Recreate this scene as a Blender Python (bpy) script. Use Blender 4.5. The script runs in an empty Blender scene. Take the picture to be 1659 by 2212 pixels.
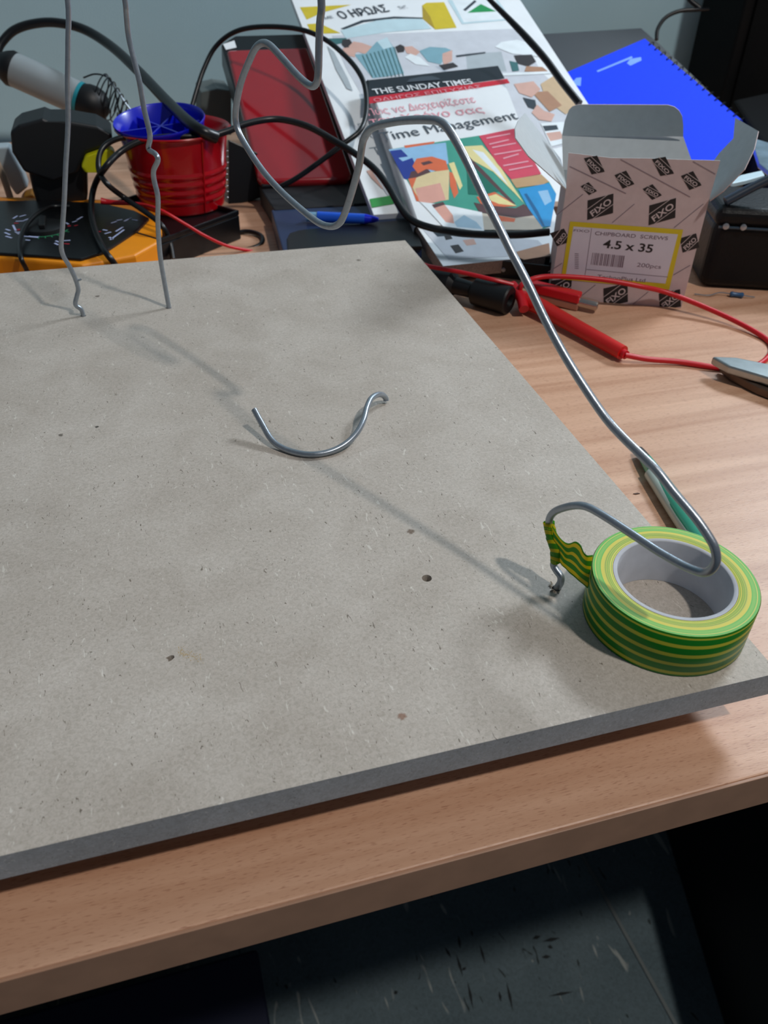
import bpy, bmesh, math, random
from mathutils import Vector, Matrix
from mathutils.geometry import tessellate_polygon
random.seed(7)

# ---------------------------------------------------------------- camera
F = 1750.0; CX, CY = 829.5, 1106.0
AX = Vector((0.96123715, -0.15468484, 0.22824491))
AY = Vector((-0.27507304, -0.5948014, 0.75534503))
AZ = Vector((0.01891997, -0.78884973, -0.61429483))
BOARD_Z = 775.0                       # top of the board above the floor, mm
CAM = Vector((0.0, 0.0, 190.0))       # mm, board top = 0
sc = bpy.context.scene
cam_d = bpy.data.cameras.new('camera'); cam = bpy.data.objects.new('camera', cam_d)
sc.collection.objects.link(cam); sc.camera = cam
cam_d.sensor_fit = 'VERTICAL'; cam_d.sensor_height = 36.0; cam_d.lens = F*36.0/2212.0
cam_d.clip_start = 0.005; cam_d.clip_end = 50
right = Vector((AX.x, AY.x, AZ.x)); up = -Vector((AX.y, AY.y, AZ.y)); back = -Vector((AX.z, AY.z, AZ.z))
M = Matrix((right, up, back)).transposed().to_4x4()
M.translation = Vector((0, 0, (190.0+BOARD_Z)/1000.0))
cam.matrix_world = M
cam_d.dof.use_dof = True; cam_d.dof.focus_distance = 0.31; cam_d.dof.aperture_fstop = 22

# ---------------------------------------------------------------- world, lights, exposure
w = bpy.data.worlds.new('world'); sc.world = w; w.use_nodes = True
w.node_tree.nodes['Background'].inputs[0].default_value = (0.62, 0.78, 1.0, 1)
w.node_tree.nodes['Background'].inputs[1].default_value = 0.12
sc.view_settings.view_transform = 'Standard'; sc.view_settings.look = 'None'
sc.view_settings.gamma = 1; sc.view_settings.use_curve_mapping = False
sc.view_settings.exposure = -0.06

def area(name, loc, target, size, energy, col, sy=None):
    d = bpy.data.lights.new(name, 'AREA'); d.energy = energy; d.color = col; d.size = size
    if sy: d.shape = 'RECTANGLE'; d.size_y = sy
    o = bpy.data.objects.new(name, d); sc.collection.objects.link(o); o.location = loc
    o.rotation_euler = (Vector(target)-Vector(loc)).to_track_quat('-Z', 'Y').to_euler()
    return o
area('ceiling_lamp', (0.72, -0.48, 2.38), (0.1, 0.4, 0.775), 0.08, 16.0, (1.0, 0.95, 0.90))
area('wall_lamp', (1.10, 0.88, 1.66), (0.1, 0.3, 0.775), 0.50, 19.0, (0.82, 0.91, 1.0), 0.20)

# ---------------------------------------------------------------- helpers
def lin(c):
    c /= 255.0
    return c/12.92 if c <= 0.04045 else ((c+0.055)/1.055)**2.4
def rgb(r, g, b): return (lin(r), lin(g), lin(b), 1.0)
def nrm(v): return v.normalized()
def ray(px, py):
    d = Vector((px-CX, py-CY, F)); return Vector((d.dot(AX), d.dot(AY), d.dot(AZ)))
def onz(px, py, z=0.0):
    r = ray(px, py); return CAM + r*((z-CAM.z)/r.z)
def at(px, py, depth):                # point seen at that pixel, depth in mm
    return onz(px, py, depth) if depth < 150 else CAM + ray(px, py)*(depth/F)   # below 150 the number is a height instead
def onplane(px, py, A, n):
    r = ray(px, py); return CAM + r*(n.dot(A-CAM)/n.dot(r))
def W(v): return Vector((v[0]/1000.0, v[1]/1000.0, (v[2]+BOARD_Z)/1000.0))

MATS = {}
def mat(name, col=(128,128,128), rough=0.5, metal=0.0, spec=0.5, noise=0.0, nscale=60, bump=0.0, bscale=300, coat=0.0, trans=0.0, emit=None):
    if name in MATS: return MATS[name]
    m = bpy.data.materials.new(name); m.use_nodes = True; nt = m.node_tree
    b = nt.nodes['Principled BSDF']; MATS[name] = m
    b.inputs['Base Color'].default_value = rgb(*col); b.inputs['Roughness'].default_value = rough
    b.inputs['Metallic'].default_value = metal; b.inputs['Specular IOR Level'].default_value = spec
    b.inputs['Coat Weight'].default_value = coat; b.inputs['Transmission Weight'].default_value = trans
    tc = nt.nodes.new('ShaderNodeTexCoord')
    n = nt.nodes.new('ShaderNodeTexNoise'); n.inputs['Scale'].default_value = nscale; n.inputs['Detail'].default_value = 4
    nt.links.new(tc.outputs['Object'], n.inputs['Vector'])
    mr = nt.nodes.new('ShaderNodeMapRange'); mr.inputs['From Min'].default_value = .3; mr.inputs['From Max'].default_value = .7
    mr.inputs['To Min'].default_value = 1-max(noise, .03); mr.inputs['To Max'].default_value = 1+max(noise, .03)
    nt.links.new(n.outputs['Fac'], mr.inputs['Value'])
    mx = nt.nodes.new('ShaderNodeMix'); mx.data_type = 'RGBA'; mx.blend_type = 'MULTIPLY'; mx.inputs[0].default_value = 1
    mx.inputs[6].default_value = rgb(*col); nt.links.new(mr.outputs[0], mx.inputs[7]); nt.links.new(mx.outputs[2], b.inputs['Base Color'])
    if bump:
        n2 = nt.nodes.new('ShaderNodeTexNoise'); n2.inputs['Scale'].default_value = bscale; n2.inputs['Detail'].default_value = 3
        nt.links.new(tc.outputs['Object'], n2.inputs['Vector'])
        bp = nt.nodes.new('ShaderNodeBump'); bp.inputs['Strength'].default_value = bump; bp.inputs['Distance'].default_value = .0005
        nt.links.new(n2.outputs['Fac'], bp.inputs['Height']); nt.links.new(bp.outputs[0], b.inputs['Normal'])
    return m

class G:
    """collects faces (vertices in board mm) and links them as ONE mesh object"""
    def __init__(s): s.v = []; s.f = []; s.m = []; s.s = []
    def add(s, vs, fs, mi=0, smooth=False):
        o = len(s.v); s.v += [Vector(v) for v in vs]
        for f in fs: s.f.append([i+o for i in f]); s.m.append(mi); s.s.append(smooth)
        return s
    def box(s, A, u, v, w_, mi=0):
        A = Vector(A); u = Vector(u); v = Vector(v); w_ = Vector(w_)
        P = [A, A+u, A+u+v, A+v, A+w_, A+u+w_, A+u+v+w_, A+v+w_]
        return s.add(P, [(3,2,1,0),(4,5,6,7),(0,1,5,4),(1,2,6,5),(2,3,7,6),(3,0,4,7)], mi)
    def slab(s, quad, th, mi=0, mside=None):
        """closed slab: polygon in world mm, extruded by vector th"""
        n = len(quad); q = [Vector(p) for p in quad]
        if mside is None: mside = mi
        tri = tessellate_polygon([q]); o = q+[p+Vector(th) for p in q]
        s.add(o, [tuple(t) for t in tri], mi); s.add(o, [tuple(i+n for i in reversed(t)) for t in tri], mside)
        return s.add(o, [(i, (i+1) % n, (i+1) % n+n, i+n) for i in range(n)], mside)
    def poly(s, pts, mi=0):
        q = [Vector(p) for p in pts]
        return s.add(q, [tuple(t) for t in tessellate_polygon([q])], mi)
    def tube(s, pts, r, mi=0, seg=12, sub=6, cap=True, ends=None):
        P = spline([Vector(p) for p in pts], sub) if sub > 1 else [Vector(p) for p in pts]
        n = len(P); T = [nrm(P[min(i+1, n-1)]-P[max(i-1, 0)]) for i in range(n)]
        a = T[0].orthogonal().normalized(); vs = []
        for i in range(n):
            a = nrm(a-T[i]*a.dot(T[i])); b = T[i].cross(a)
            rr = r(i/(n-1)) if callable(r) else r
            for k in range(seg):
                t = 2*math.pi*k/seg; vs.append(P[i]+(a*math.cos(t)+b*math.sin(t))*rr)
        fs = [(i*seg+k, i*seg+(k+1) % seg, (i+1)*seg+(k+1) % seg, (i+1)*seg+k) for i in range(n-1) for k in range(seg)]
        s.add(vs, fs, mi, True)
        if cap: s.add(vs[:seg], [tuple(reversed(range(seg)))], mi); s.add(vs[-seg:], [tuple(range(seg))], mi)
        return s
    def lathe(s, A, axis, prof, mi=0, seg=40, smooth=True, cap=False, closed=False):
        """prof: list of (distance along axis, radius)"""
        A = Vector(A); ax = nrm(Vector(axis)); a = ax.orthogonal().normalized(); b = ax.cross(a); vs = []
        for h, r in prof:
            for k in range(seg):
                t = 2*math.pi*k/seg; vs.append(A+ax*h+(a*math.cos(t)+b*math.sin(t))*r)
        n = len(prof); rows = range(n if closed else n-1)
        s.add(vs, [(i*seg+k, i*seg+(k+1) % seg, ((i+1) % n)*seg+(k+1) % seg, ((i+1) % n)*seg+k) for i in rows for k in range(seg)], mi, smooth)
        if cap: s.add(vs[:seg], [tuple(reversed(range(seg)))], mi); s.add(vs[-seg:], [tuple(range(seg))], mi)
        return s
    def build(s, name, mats, parent=None, bevel=0, bseg=2, sharp=35):
        if not isinstance(mats, (list, tuple)): mats = [mats]
        if parent is not None:
            base = Vector(parent['_b'])
        else:
            xs = [p.x for p in s.v]; ys = [p.y for p in s.v]
            base = Vector(((min(xs)+max(xs))/2, (min(ys)+max(ys))/2, min(p.z for p in s.v)))
        me = bpy.data.meshes.new(name); me.from_pydata([(p-base)/1000.0 for p in s.v], [], s.f)
        for m in mats: me.materials.append(m)
        for p, mi, sm in zip(me.polygons, s.m, s.s): p.material_index = mi; p.use_smooth = sm
        bm = bmesh.new(); bm.from_mesh(me)
        bmesh.ops.remove_doubles(bm, verts=bm.verts, dist=1e-6)
        bmesh.ops.recalc_face_normals(bm, faces=bm.faces)
        for e in bm.edges:
            if len(e.link_faces) == 2 and e.calc_face_angle(0) > math.radians(sharp): e.smooth = False
        bm.to_mesh(me); bm.free()
        o = bpy.data.objects.new(name, me); sc.collection.objects.link(o); o['_b'] = tuple(base)
        if parent is not None: o.parent = parent
        else: o.location = W(base)
        if bevel:
            b = o.modifiers.new('bevel', 'BEVEL'); b.width = bevel/1000.0; b.segments = bseg; b.limit_method = 'ANGLE'; b.angle_limit = math.radians(40)
        return o
def spline(P, sub):
    if len(P) < 3: return [P[0].lerp(P[1], i/sub) for i in range(sub+1)]
    Q = [P[0]*2-P[1]]+P+[P[-1]*2-P[-2]]; out = []
    for i in range(1, len(Q)-2):
        for k in range(sub):
            t = k/sub; a, b, c, d = Q[i-1], Q[i], Q[i+1], Q[i+2]
            out.append(0.5*((2*b)+(c-a)*t+(2*a-5*b+4*c-d)*t*t+(3*b-a-3*c+d)*t**3))
    out.append(P[-1]); return out
def tag(o, label, cat, group=None):
    o['label'] = label; o['category'] = cat
    if group: o['group'] = group
    return o
def thing(name, label, cat, base, group=None):
    o = bpy.data.objects.new(name, None); sc.collection.objects.link(o); o.empty_display_size = .01
    o.location = W(base); o['_b'] = tuple(base); return tag(o, label, cat, group)
def struct(o): o['kind'] = 'structure'; return o

class Plane:
    """a real plane in space: through A, spanned by u (along) and v (up the slope)"""
    def __init__(s, A, lean, turn=0):
        t = math.radians(lean); p = math.radians(turn); s.A = Vector(A)
        s.u = Vector((math.cos(p), math.sin(p), 0)); s.v = Vector((-math.sin(p)*math.cos(t), math.cos(p)*math.cos(t), math.sin(t)))
        s.n = s.u.cross(s.v)
    def p(s, px, py, off=0.0): return onplane(px, py, s.A+s.n*off, s.n)
def text_g(g, pl, s, p0, p1, hpx, mi, off=0.35, bold=0.0, squeeze=True):
    """lettering lying on the plane pl, baseline from p0 to p1 (photo pixels), cap height hpx"""
    c = bpy.data.curves.new('t', 'FONT'); c.body = s; c.size = 1; c.offset = bold
    o = bpy.data.objects.new('t', c); sc.collection.objects.link(o)
    dg = bpy.context.evaluated_depsgraph_get(); dg.update()
    me = bpy.data.meshes.new_from_object(o.evaluated_get(dg))
    a = pl.p(p0[0], p0[1], off); b = pl.p(p1[0], p1[1], off); d = b-a; L = d.length; d = nrm(d)
    e = nrm(pl.n.cross(d))
    if e.dot(pl.p((p0[0]+p1[0])/2, (p0[1]+p1[1])/2-hpx, off)-(a+b)/2) < 0: e = -e
    hh = abs((pl.p((p0[0]+p1[0])/2, (p0[1]+p1[1])/2-hpx, off)-(a+b)/2).dot(e))
    xs = [v.co.x for v in me.vertices]; wd = max(xs)-min(xs); x0 = min(xs)
    sx = L/wd; sy = hh/0.72
    g.add([a+d*((v.co.x-x0)*sx)+e*(v.co.y*sy) for v in me.vertices], [tuple(f.vertices) for f in me.polygons], mi)
    bpy.data.objects.remove(o); bpy.data.curves.remove(c); bpy.data.meshes.remove(me)

# ---------------------------------------------------------------- surface materials
def wood_mat():
    m = bpy.data.materials.new('beech_laminate'); m.use_nodes = True; nt = m.node_tree; N = nt.nodes; L = nt.links
    b = N['Principled BSDF']; tc = N.new('ShaderNodeTexCoord'); mp = N.new('ShaderNodeMapping'); L.new(tc.outputs['Object'], mp.inputs[0])
    mp.inputs['Scale'].default_value = (6, 110, 110)
    n = N.new('ShaderNodeTexNoise'); n.inputs['Scale'].default_value = 1; n.inputs['Detail'].default_value = 5; n.inputs['Distortion'].default_value = .6; L.new(mp.outputs[0], n.inputs['Vector'])
    cr = N.new('ShaderNodeValToRGB'); L.new(n.outputs['Fac'], cr.inputs[0])
    cr.color_ramp.elements[0].position = .28; cr.color_ramp.elements[0].color = rgb(188, 140, 109)
    cr.color_ramp.elements[1].position = .72; cr.color_ramp.elements[1].color = rgb(220, 177, 147)
    mp2 = N.new('ShaderNodeMapping'); L.new(tc.outputs['Object'], mp2.inputs[0]); mp2.inputs['Scale'].default_value = (300, 3200, 3200)
    n2 = N.new('ShaderNodeTexNoise'); n2.inputs['Scale'].default_value = 1; n2.inputs['Detail'].default_value = 1; L.new(mp2.outputs[0], n2.inputs['Vector'])
    r2 = N.new('ShaderNodeValToRGB'); L.new(n2.outputs['Fac'], r2.inputs[0]); r2.color_ramp.elements[0].position = .60; r2.color_ramp.elements[1].position = .72
    r2.color_ramp.elements[0].color = (1, 1, 1, 1); r2.color_ramp.elements[1].color = rgb(170, 130, 112)
    mx = N.new('ShaderNodeMix'); mx.data_type = 'RGBA'; mx.blend_type = 'MULTIPLY'; mx.inputs[0].default_value = .55
    L.new(cr.outputs[0], mx.inputs[6]); L.new(r2.outputs[0], mx.inputs[7]); L.new(mx.outputs[2], b.inputs['Base Color'])
    b.inputs['Roughness'].default_value = .42; b.inputs['Specular IOR Level'].default_value = .4
    bp = N.new('ShaderNodeBump'); bp.inputs['Strength'].default_value = .15; bp.inputs['Distance'].default_value = .0003; bp.invert = True
    L.new(n2.outputs['Fac'], bp.inputs['Height']); L.new(bp.outputs[0], b.inputs['Normal'])
    return m
def mdf_mat(name, dark, light, marks=(), fk=1.0):
    m = bpy.data.materials.new(name); m.use_nodes = True; nt = m.node_tree; N = nt.nodes; L = nt.links
    b = N['Principled BSDF']; tc = N.new('ShaderNodeTexCoord')
    def noise(sc_, det, scale=(1, 1, 1), dist=0, rot=0):
        mp = N.new('ShaderNodeMapping'); mp.inputs['Scale'].default_value = scale; mp.inputs['Rotation'].default_value = (0, 0, rot)
        L.new(tc.outputs['Object'], mp.inputs[0]); n = N.new('ShaderNodeTexNoise'); L.new(mp.outputs[0], n.inputs['Vector'])
        n.inputs['Scale'].default_value = sc_; n.inputs['Detail'].default_value = det; n.inputs['Distortion'].default_value = dist; return n.outputs['Fac']
    def ramp(src, p0, p1, c0, c1):
        r = N.new('ShaderNodeValToRGB'); L.new(src, r.inputs[0]); r.color_ramp.elements[0].position = p0; r.color_ramp.elements[1].position = p1
        r.color_ramp.elements[0].color = c0; r.color_ramp.elements[1].color = c1; return r.outputs[0]
    def mix(kind, fac, a, c):
        x = N.new('ShaderNodeMix'); x.data_type = 'RGBA'; x.blend_type = kind; x.inputs[0].default_value = fac
        L.new(a, x.inputs[6]); L.new(c, x.inputs[7]); return x.outputs[2]
    c = ramp(noise(38, 6, dist=.5), .3, .7, rgb(*dark), rgb(*light))
    c = mix('MULTIPLY', .55, c, ramp(noise(900, 4, dist=1.0), .3, .62, rgb(205, 203, 196), rgb(255, 255, 255)))
    W1 = (1, 1, 1, 1)
    for rot, thr in ((.5, .735), (2.0, .735)):      # small dark fibres
        c = mix('MULTIPLY', .8, c, ramp(noise(1050*fk, 1, (1, .35, 1), 1.2, rot), thr, thr+.04, W1, rgb(125, 115, 100)))
    K0 = (0, 0, 0, 1)
    for rot, thr in ((1.1, .725), (2.7, .725), (0, .73)):   # pale fibres
        c = mix('SCREEN', .5, c, ramp(noise(620*fk, 1, (1, .25, 1), 1.5, rot), thr, thr+.05, K0, rgb(190, 188, 175)))
    for (x, y, r, col) in marks:      # chips and pencil dots at fixed places on the sheet
        vm = N.new('ShaderNodeVectorMath'); vm.operation = 'DISTANCE'; L.new(tc.outputs['Object'], vm.inputs[0]); vm.inputs[1].default_value = (x, y, 0.0)
        nz = N.new('ShaderNodeMath'); nz.operation = 'MULTIPLY_ADD'; L.new(noise(900, 2), nz.inputs[0]); nz.inputs[1].default_value = r*1.2; L.new(vm.outputs['Value'], nz.inputs[2])
        c = mix('MULTIPLY', .85, c, ramp_s(N, L, nz.outputs[0], r*1.25, r*1.75, rgb(*col), W1))
    L.new(c, b.inputs['Base Color']); b.inputs['Roughness'].default_value = .55; b.inputs['Specular IOR Level'].default_value = .35
    bp = N.new('ShaderNodeBump'); bp.inputs['Strength'].default_value = .25; bp.inputs['Distance'].default_value = .0002
    L.new(noise(700, 3), bp.inputs['Height']); L.new(bp.outputs[0], b.inputs['Normal'])
    return m
def ramp_s(N, L, src, a, b_, c0, c1):
    mr = N.new('ShaderNodeMapRange'); L.new(src, mr.inputs['Value']); mr.inputs['From Min'].default_value = a; mr.inputs['From Max'].default_value = b_
    r = N.new('ShaderNodeValToRGB'); L.new(mr.outputs[0], r.inputs[0]); r.color_ramp.elements[0].color = c0; r.color_ramp.elements[1].color = c1
    return r.outputs[0]

DESK = -25.0
# ---------------------------------------------------------------- structure
def floor_mat():
    m = mdf_mat('floor_vinyl', (96, 112, 118), (110, 126, 132), fk=.3); b = m.node_tree.nodes['Principled BSDF']; b.inputs['Roughness'].default_value = .85; b.inputs['Specular IOR Level'].default_value = .1
    for n in m.node_tree.nodes:
        if n.type == 'TEX_NOISE': n.inputs['Scale'].default_value *= .3
    return m
wall_m = mat('painted_wall', (172, 206, 218), .9, noise=.04, nscale=8, bump=.3, bscale=900)
g = G(); g.box((-2500, 950, -775), (5000, 0, 0), (0, 60, 0), (0, 0, 2500)); struct(g.build('wall_back', wall_m))
fl = floor_mat(); g = G(); g.box((-2500, -2000, -815), (5000, 0, 0), (0, 2950, 0), (0, 0, 40)); 
def fp(px, py, z): return onz(px, py, z)
for (x0, y0, x1, y1, w_) in ((960, 2045, 975, 2070, 3), (985, 2060, 1000, 2110, 3), (1010, 2120, 1022, 2180, 3), (990, 2020, 994, 2050, 3), (1036, 2040, 1048, 2082, 3), (1094, 2120, 1108, 2185, 3), (1078, 2140, 1082, 2165, 3), (1150, 2028, 1168, 2022, 4), (1172, 2034, 1210, 2026, 4), (1182, 2044, 1195, 2048, 4), (1170, 2068, 1190, 2066, 4), (1185, 2152, 1240, 2142, 3), (850, 2146, 860, 2142, 4), (1000, 2090, 1004, 2096, 6)):
    a = fp(x0, y0, -774.7); b_ = fp(x1, y1, -774.7); m_ = a.lerp(b_, .5); n_ = Vector((-(b_-a).y, (b_-a).x, 0)).normalized()*w_*.5
    g.poly([a, m_+n_*1.2, b_, m_-n_], 1)
struct(g.build('floor', [fl, mat('floor_scuff', (26, 32, 34), .7)]))
# tile joint strip seen under the desk
a = onz(1308, 1955, -775); b_ = onz(1395, 2160, -775)

# desk: top with front edge band, two panels and back rail
wood = wood_mat()
desk = thing('desk', 'beech laminate desk carrying the board and all the clutter', 'desk', (200, 500, -775))
g = G(); g.box((-1100, 108.5, DESK-17), (2300, 0, 0), (0, 835, 0), (0, 0, 17)); o = g.build('desk_top', wood, desk, .6)
edge_m = mat('edge_band', (170, 130, 104), .5, noise=.08, nscale=90)
g = G(); g.box((-1100, 107.5, DESK-16.9), (2300, 0, 0), (0, 1, 0), (0, 0, 16.6)); o = g.build('edge_band', edge_m, desk, .2); o['label'] = 'darker front edge band'
dark_m = mat('dark_panel', (40, 38, 38), .7)
for x in (-1080, 1160):
    g = G(); g.box((x, 180, -775), (20, 0, 0), (0, 740, 0), (0, 0, 775+DESK-17)); g.build('side_panel', dark_m, desk)
g = G(); g.box((-1060, 880, -500), (2220, 0, 0), (0, 15, 0), (0, 0, 500+DESK-17)); g.build('back_rail', dark_m, desk)

# ---------------------------------------------------------------- the board with its drilled holes
marks = []
BB = Vector((-100, 320.5, -10))       # board base
def mk(px, py, r, col):
    p = onz(px, py, 0); marks.append(((p.x-BB.x)/1000, (p.y-BB.y)/1000, r/1000, col))
mk(887, 1148, 1.4, (150, 130, 115)); mk(209, 922, .9, (60, 55, 50)); mk(131, 940, 1.1, (130, 125, 118)); mk(210, 640, 1.3, (135, 125, 118)); mk(775, 562, 1.6, (150, 145, 138))
mk(868, 1547, 1.3, (190, 150, 130)); mk(418, 662, .5, (100, 95, 90))
for m_ in range(len(marks)): marks[m_] = (marks[m_][0], marks[m_][1], marks[m_][2], marks[m_][3])
mdf = mdf_mat('mdf', (184, 174, 163), (199, 190, 180), [(x, y, r, c) for x, y, r, c in marks])
for n in mdf.node_tree.nodes:
    if n.type == 'VECT_MATH': n.inputs[1].default_value[2] = .010
mdf_edge = mdf_mat('mdf_sawn_edge', (160, 166, 170), (178, 184, 188))
g = G(); g.box((-366, 125.5, -10), (532, 0, 0), (0, 390, 0), (0, 0, 10)); g.m = [0, 0, 1, 1, 1, 1]
board = g.build('fibreboard_sheet', [mdf, mdf_edge])
board.location = W(BB)
off = Vector(board['_b'])-BB
board.data.transform(Matrix.Translation(off/1000)); board['_b'] = tuple(BB)
tag(board, 'grey brown fibreboard sheet raised on the desk with drilled holes and wires', 'board')
P1 = onz(1203, 1270, 0); P2 = onz(365, 665, 0); P0 = onz(180, 682, 0)
cut = bpy.data.meshes.new('cut'); bm = bmesh.new()
def hole(px, py, r, depth, seg=16, jag=0.0):
    p = onz(px, py, 0); vs = [[], []]
    for k in range(seg):
        t = 2*math.pi*k/seg; rr = r*(1+jag*(random.random()-.5))
        for j, z in enumerate((1.0, -depth)): vs[j].append(bm.verts.new(((p.x+rr*math.cos(t)-BB.x)/1000, (p.y+rr*math.sin(t)-BB.y)/1000, (z-BB.z)/1000)))
    bm.faces.new(vs[0]); bm.faces.new(list(reversed(vs[1])))
    for k in range(seg): bm.faces.new((vs[0][k], vs[1][k], vs[1][(k+1) % seg], vs[0][(k+1) % seg]))
hole(922, 1249, 1.75, 8); hole(368, 1422, 1.15, 8, 9, .7); hole(1203, 1271, 1.7, 6, 11, .4); hole(365, 665, 1.45, 6); hole(180, 682, 1.5, 6)
bmesh.ops.recalc_face_normals(bm, faces=bm.faces); bm.to_mesh(cut); bm.free()
co = bpy.data.objects.new('cut', cut); sc.collection.objects.link(co); co.location = board.location
bo = board.modifiers.new('b', 'BOOLEAN'); bo.operation = 'DIFFERENCE'; bo.object = co; bo.solver = 'EXACT'
dg = bpy.context.evaluated_depsgraph_get(); dg.update(); nm = bpy.data.meshes.new_from_object(board.evaluated_get(dg))
board.modifiers.clear(); board.data = nm; nm.name = 'fibreboard_sheet'; bpy.data.objects.remove(co)
for p in nm.polygons: p.use_smooth = False
# wooden spacers that keep the sheet off the desk
sp_m = mat('spacer_pine', (150, 120, 90), .7)
for x, y in ((-300, 200), (60, 230), (-300, 440), (60, 440)):
    g = G(); g.box((x, y, DESK), (60, 0, 0), (0, 20, 0), (0, 0, 15)); g.build('spacer', sp_m, board, .5)
# sawdust beside the small hole
g = G()
for k in range(150):
    t = random.random(); px = 385+t*52+random.gauss(0, 3); py = 1406+t*20+random.gauss(0, 5)
    p = onz(px, py, 0); r = random.uniform(.08, .24); g.add([p+Vector((r, 0, .02)), p+Vector((-r*.6, r, .02)), p+Vector((-r*.5, -r, .02)), p+Vector((0, 0, r*.5))], [(0, 1, 3), (1, 2, 3), (2, 0, 3)])
tag(g.build('sawdust', mat('sawdust_tan', (190, 165, 120), .9)), 'tan sawdust crumbs beside the small torn hole in the sheet', 'sawdust')['kind'] = 'stuff'
# torn fibres round the wire hole
g = G()
for k in range(16):
    t = random.uniform(1.8, 4.6); c = P1+Vector((math.cos(t)*random.uniform(1.5, 2.8), math.sin(t)*random.uniform(1.3, 2.2), 0))
    d = Vector((math.cos(t), math.sin(t), random.uniform(.2, 1.0)))*random.uniform(.5, 1.2); s_ = Vector((-d.y, d.x, .2))*.5
    g.add([c-s_, c+s_, c+d+s_*.4, c+d*.9-s_*.6, c+Vector((0, 0, -.2))], [(0, 1, 2, 3), (0, 1, 4)])
o = g.build('torn_fibres', mat('torn_fibre', (165, 150, 130), .9), board)

# ---------------------------------------------------------------- wires
steel = mat('galvanised_steel', (156, 164, 172), .34, .7, noise=.08, nscale=500, bump=.08, bscale=1500)
wd = Vector((P2.x-P1.x, P2.y-P1.y, 0)).normalized(); wn = Vector((-wd.y, wd.x, 0))
track = thing('buzz_wire_track', 'bent thick grey steel wire track arching over the sheet, taped at its right foot', 'wire', tuple(P1))
TR = [(1203, 1272), (1211, 1258), (1211, 1245), (1202, 1232), (1196, 1219), (1203, 1204), (1199, 1180), (1189, 1150), (1186, 1130), (1190, 1114), (1204, 1102), (1235, 1093), (1265, 1094), (1302, 1113), (1370, 1157), (1420, 1190), (1471, 1219), (1500, 1232), (1521, 1237), (1537, 1230), (1547, 1212), (1545, 1188), (1535, 1166), (1505, 1122), (1456, 1064), (1420, 1018), (1386, 984), (1345, 944), (1310, 905), (1270, 848), (1222, 772), (1180, 695), (1140, 612), (1105, 545), (1072, 478), (1045, 425), (1010, 352), (985, 305), (965, 275), (948, 262), (928, 259), (895, 259), (860, 262), (820, 270), (800, 279), (788, 295), (782, 315), (775, 360), (757, 425), (743, 465), (732, 483), (715, 489), (690, 482), (655, 456), (610, 416), (570, 372), (535, 321), (513, 278), (509, 240), (520, 180), (540, 128), (553, 103), (567, 93), (583, 98), (608, 124), (640, 160), (662, 180), (676, 186), (685, 176), (688, 150), (689, 100), (691, 50), (694, 0)]
pts = [onplane(x, y, P1, wn) for x, y in TR]
pts = [P1+Vector((0, 0, -5))]+pts
LP = [(365, 665), (356, 614), (346, 553), (341, 481), (341, 427), (333, 390), (332, 368), (341, 347), (336, 333), (321, 321), (324, 292), (311, 234), (301, 176), (290, 131), (278, 80), (273, 30), (270, 0)]
lp = [onplane(x, y, P2, wn) for x, y in LP]
top = [pts[-1]+Vector((-1, 4, 14)), pts[-1]+Vector((-12, 30, 34)), pts[-1]+Vector((-30, 72, 42)), lp[-1]+Vector((4, -8, 48)), lp[-1]+Vector((0, 0, 24))]
pts = pts+top+list(reversed(lp))+[P2+Vector((0, 0, -5))]
WR = 1.27
G().tube(pts, WR, seg=16, sub=5).build('track_wire', steel, track, sharp=80)

# second wire standing in the sheet at the left
V0 = Vector((0, 1, 0))
L0 = [(180, 682), (175, 668), (163, 658), (166, 640), (169, 625), (163, 603), (150, 575), (137, 553), (132, 530), (135, 490), (139, 430), (142, 360), (147, 270), (146, 180), (147, 90), (146, 0)]
l0 = [onplane(x, y, P0, V0) for x, y in L0]
post = thing('wire_post', 'thin grey wire standing at far left of the sheet with a tiny spur', 'wire', tuple(P0))
t_ = l0[-1]
G().tube([P0+Vector((0, 0, -5))]+l0+[t_+Vector((0, 2, 25)), t_+Vector((8, 4, 40)), t_+Vector((18, 4, 44)), t_+Vector((26, 4, 36))], 1.2, seg=14, sub=5).build('upright_wire', steel, post, sharp=80)
s0 = onplane(163, 606, P0, V0); G().tube([s0, s0+Vector((1.8, -.3, .2)), onplane(176, 603, P0, V0)], .55, seg=8, sub=3).build('wire_spur', steel, post, sharp=80)

# loose bent offcut on the sheet
OF = [(549, 885, 10), (566, 916, 6.5), (585, 948, 3.2), (607, 966, 1.6), (640, 978, 1.3), (675, 982, 1.3), (712, 976, 1.6), (745, 960, 2.8), (770, 936, 4.8), (785, 908, 7), (792, 882, 8.5), (801, 862, 9), (814, 853, 8), (826, 853, 5.4), (833, 860, 2.6), (834, 866, 1.3)]
o = G().tube([onz(*p) for p in OF], 1.3, seg=14, sub=5).build('wire_offcut', steel, None, sharp=80)
tag(o, 'short curved steel wire offcut lying loose in the middle of the sheet', 'wire')

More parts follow.
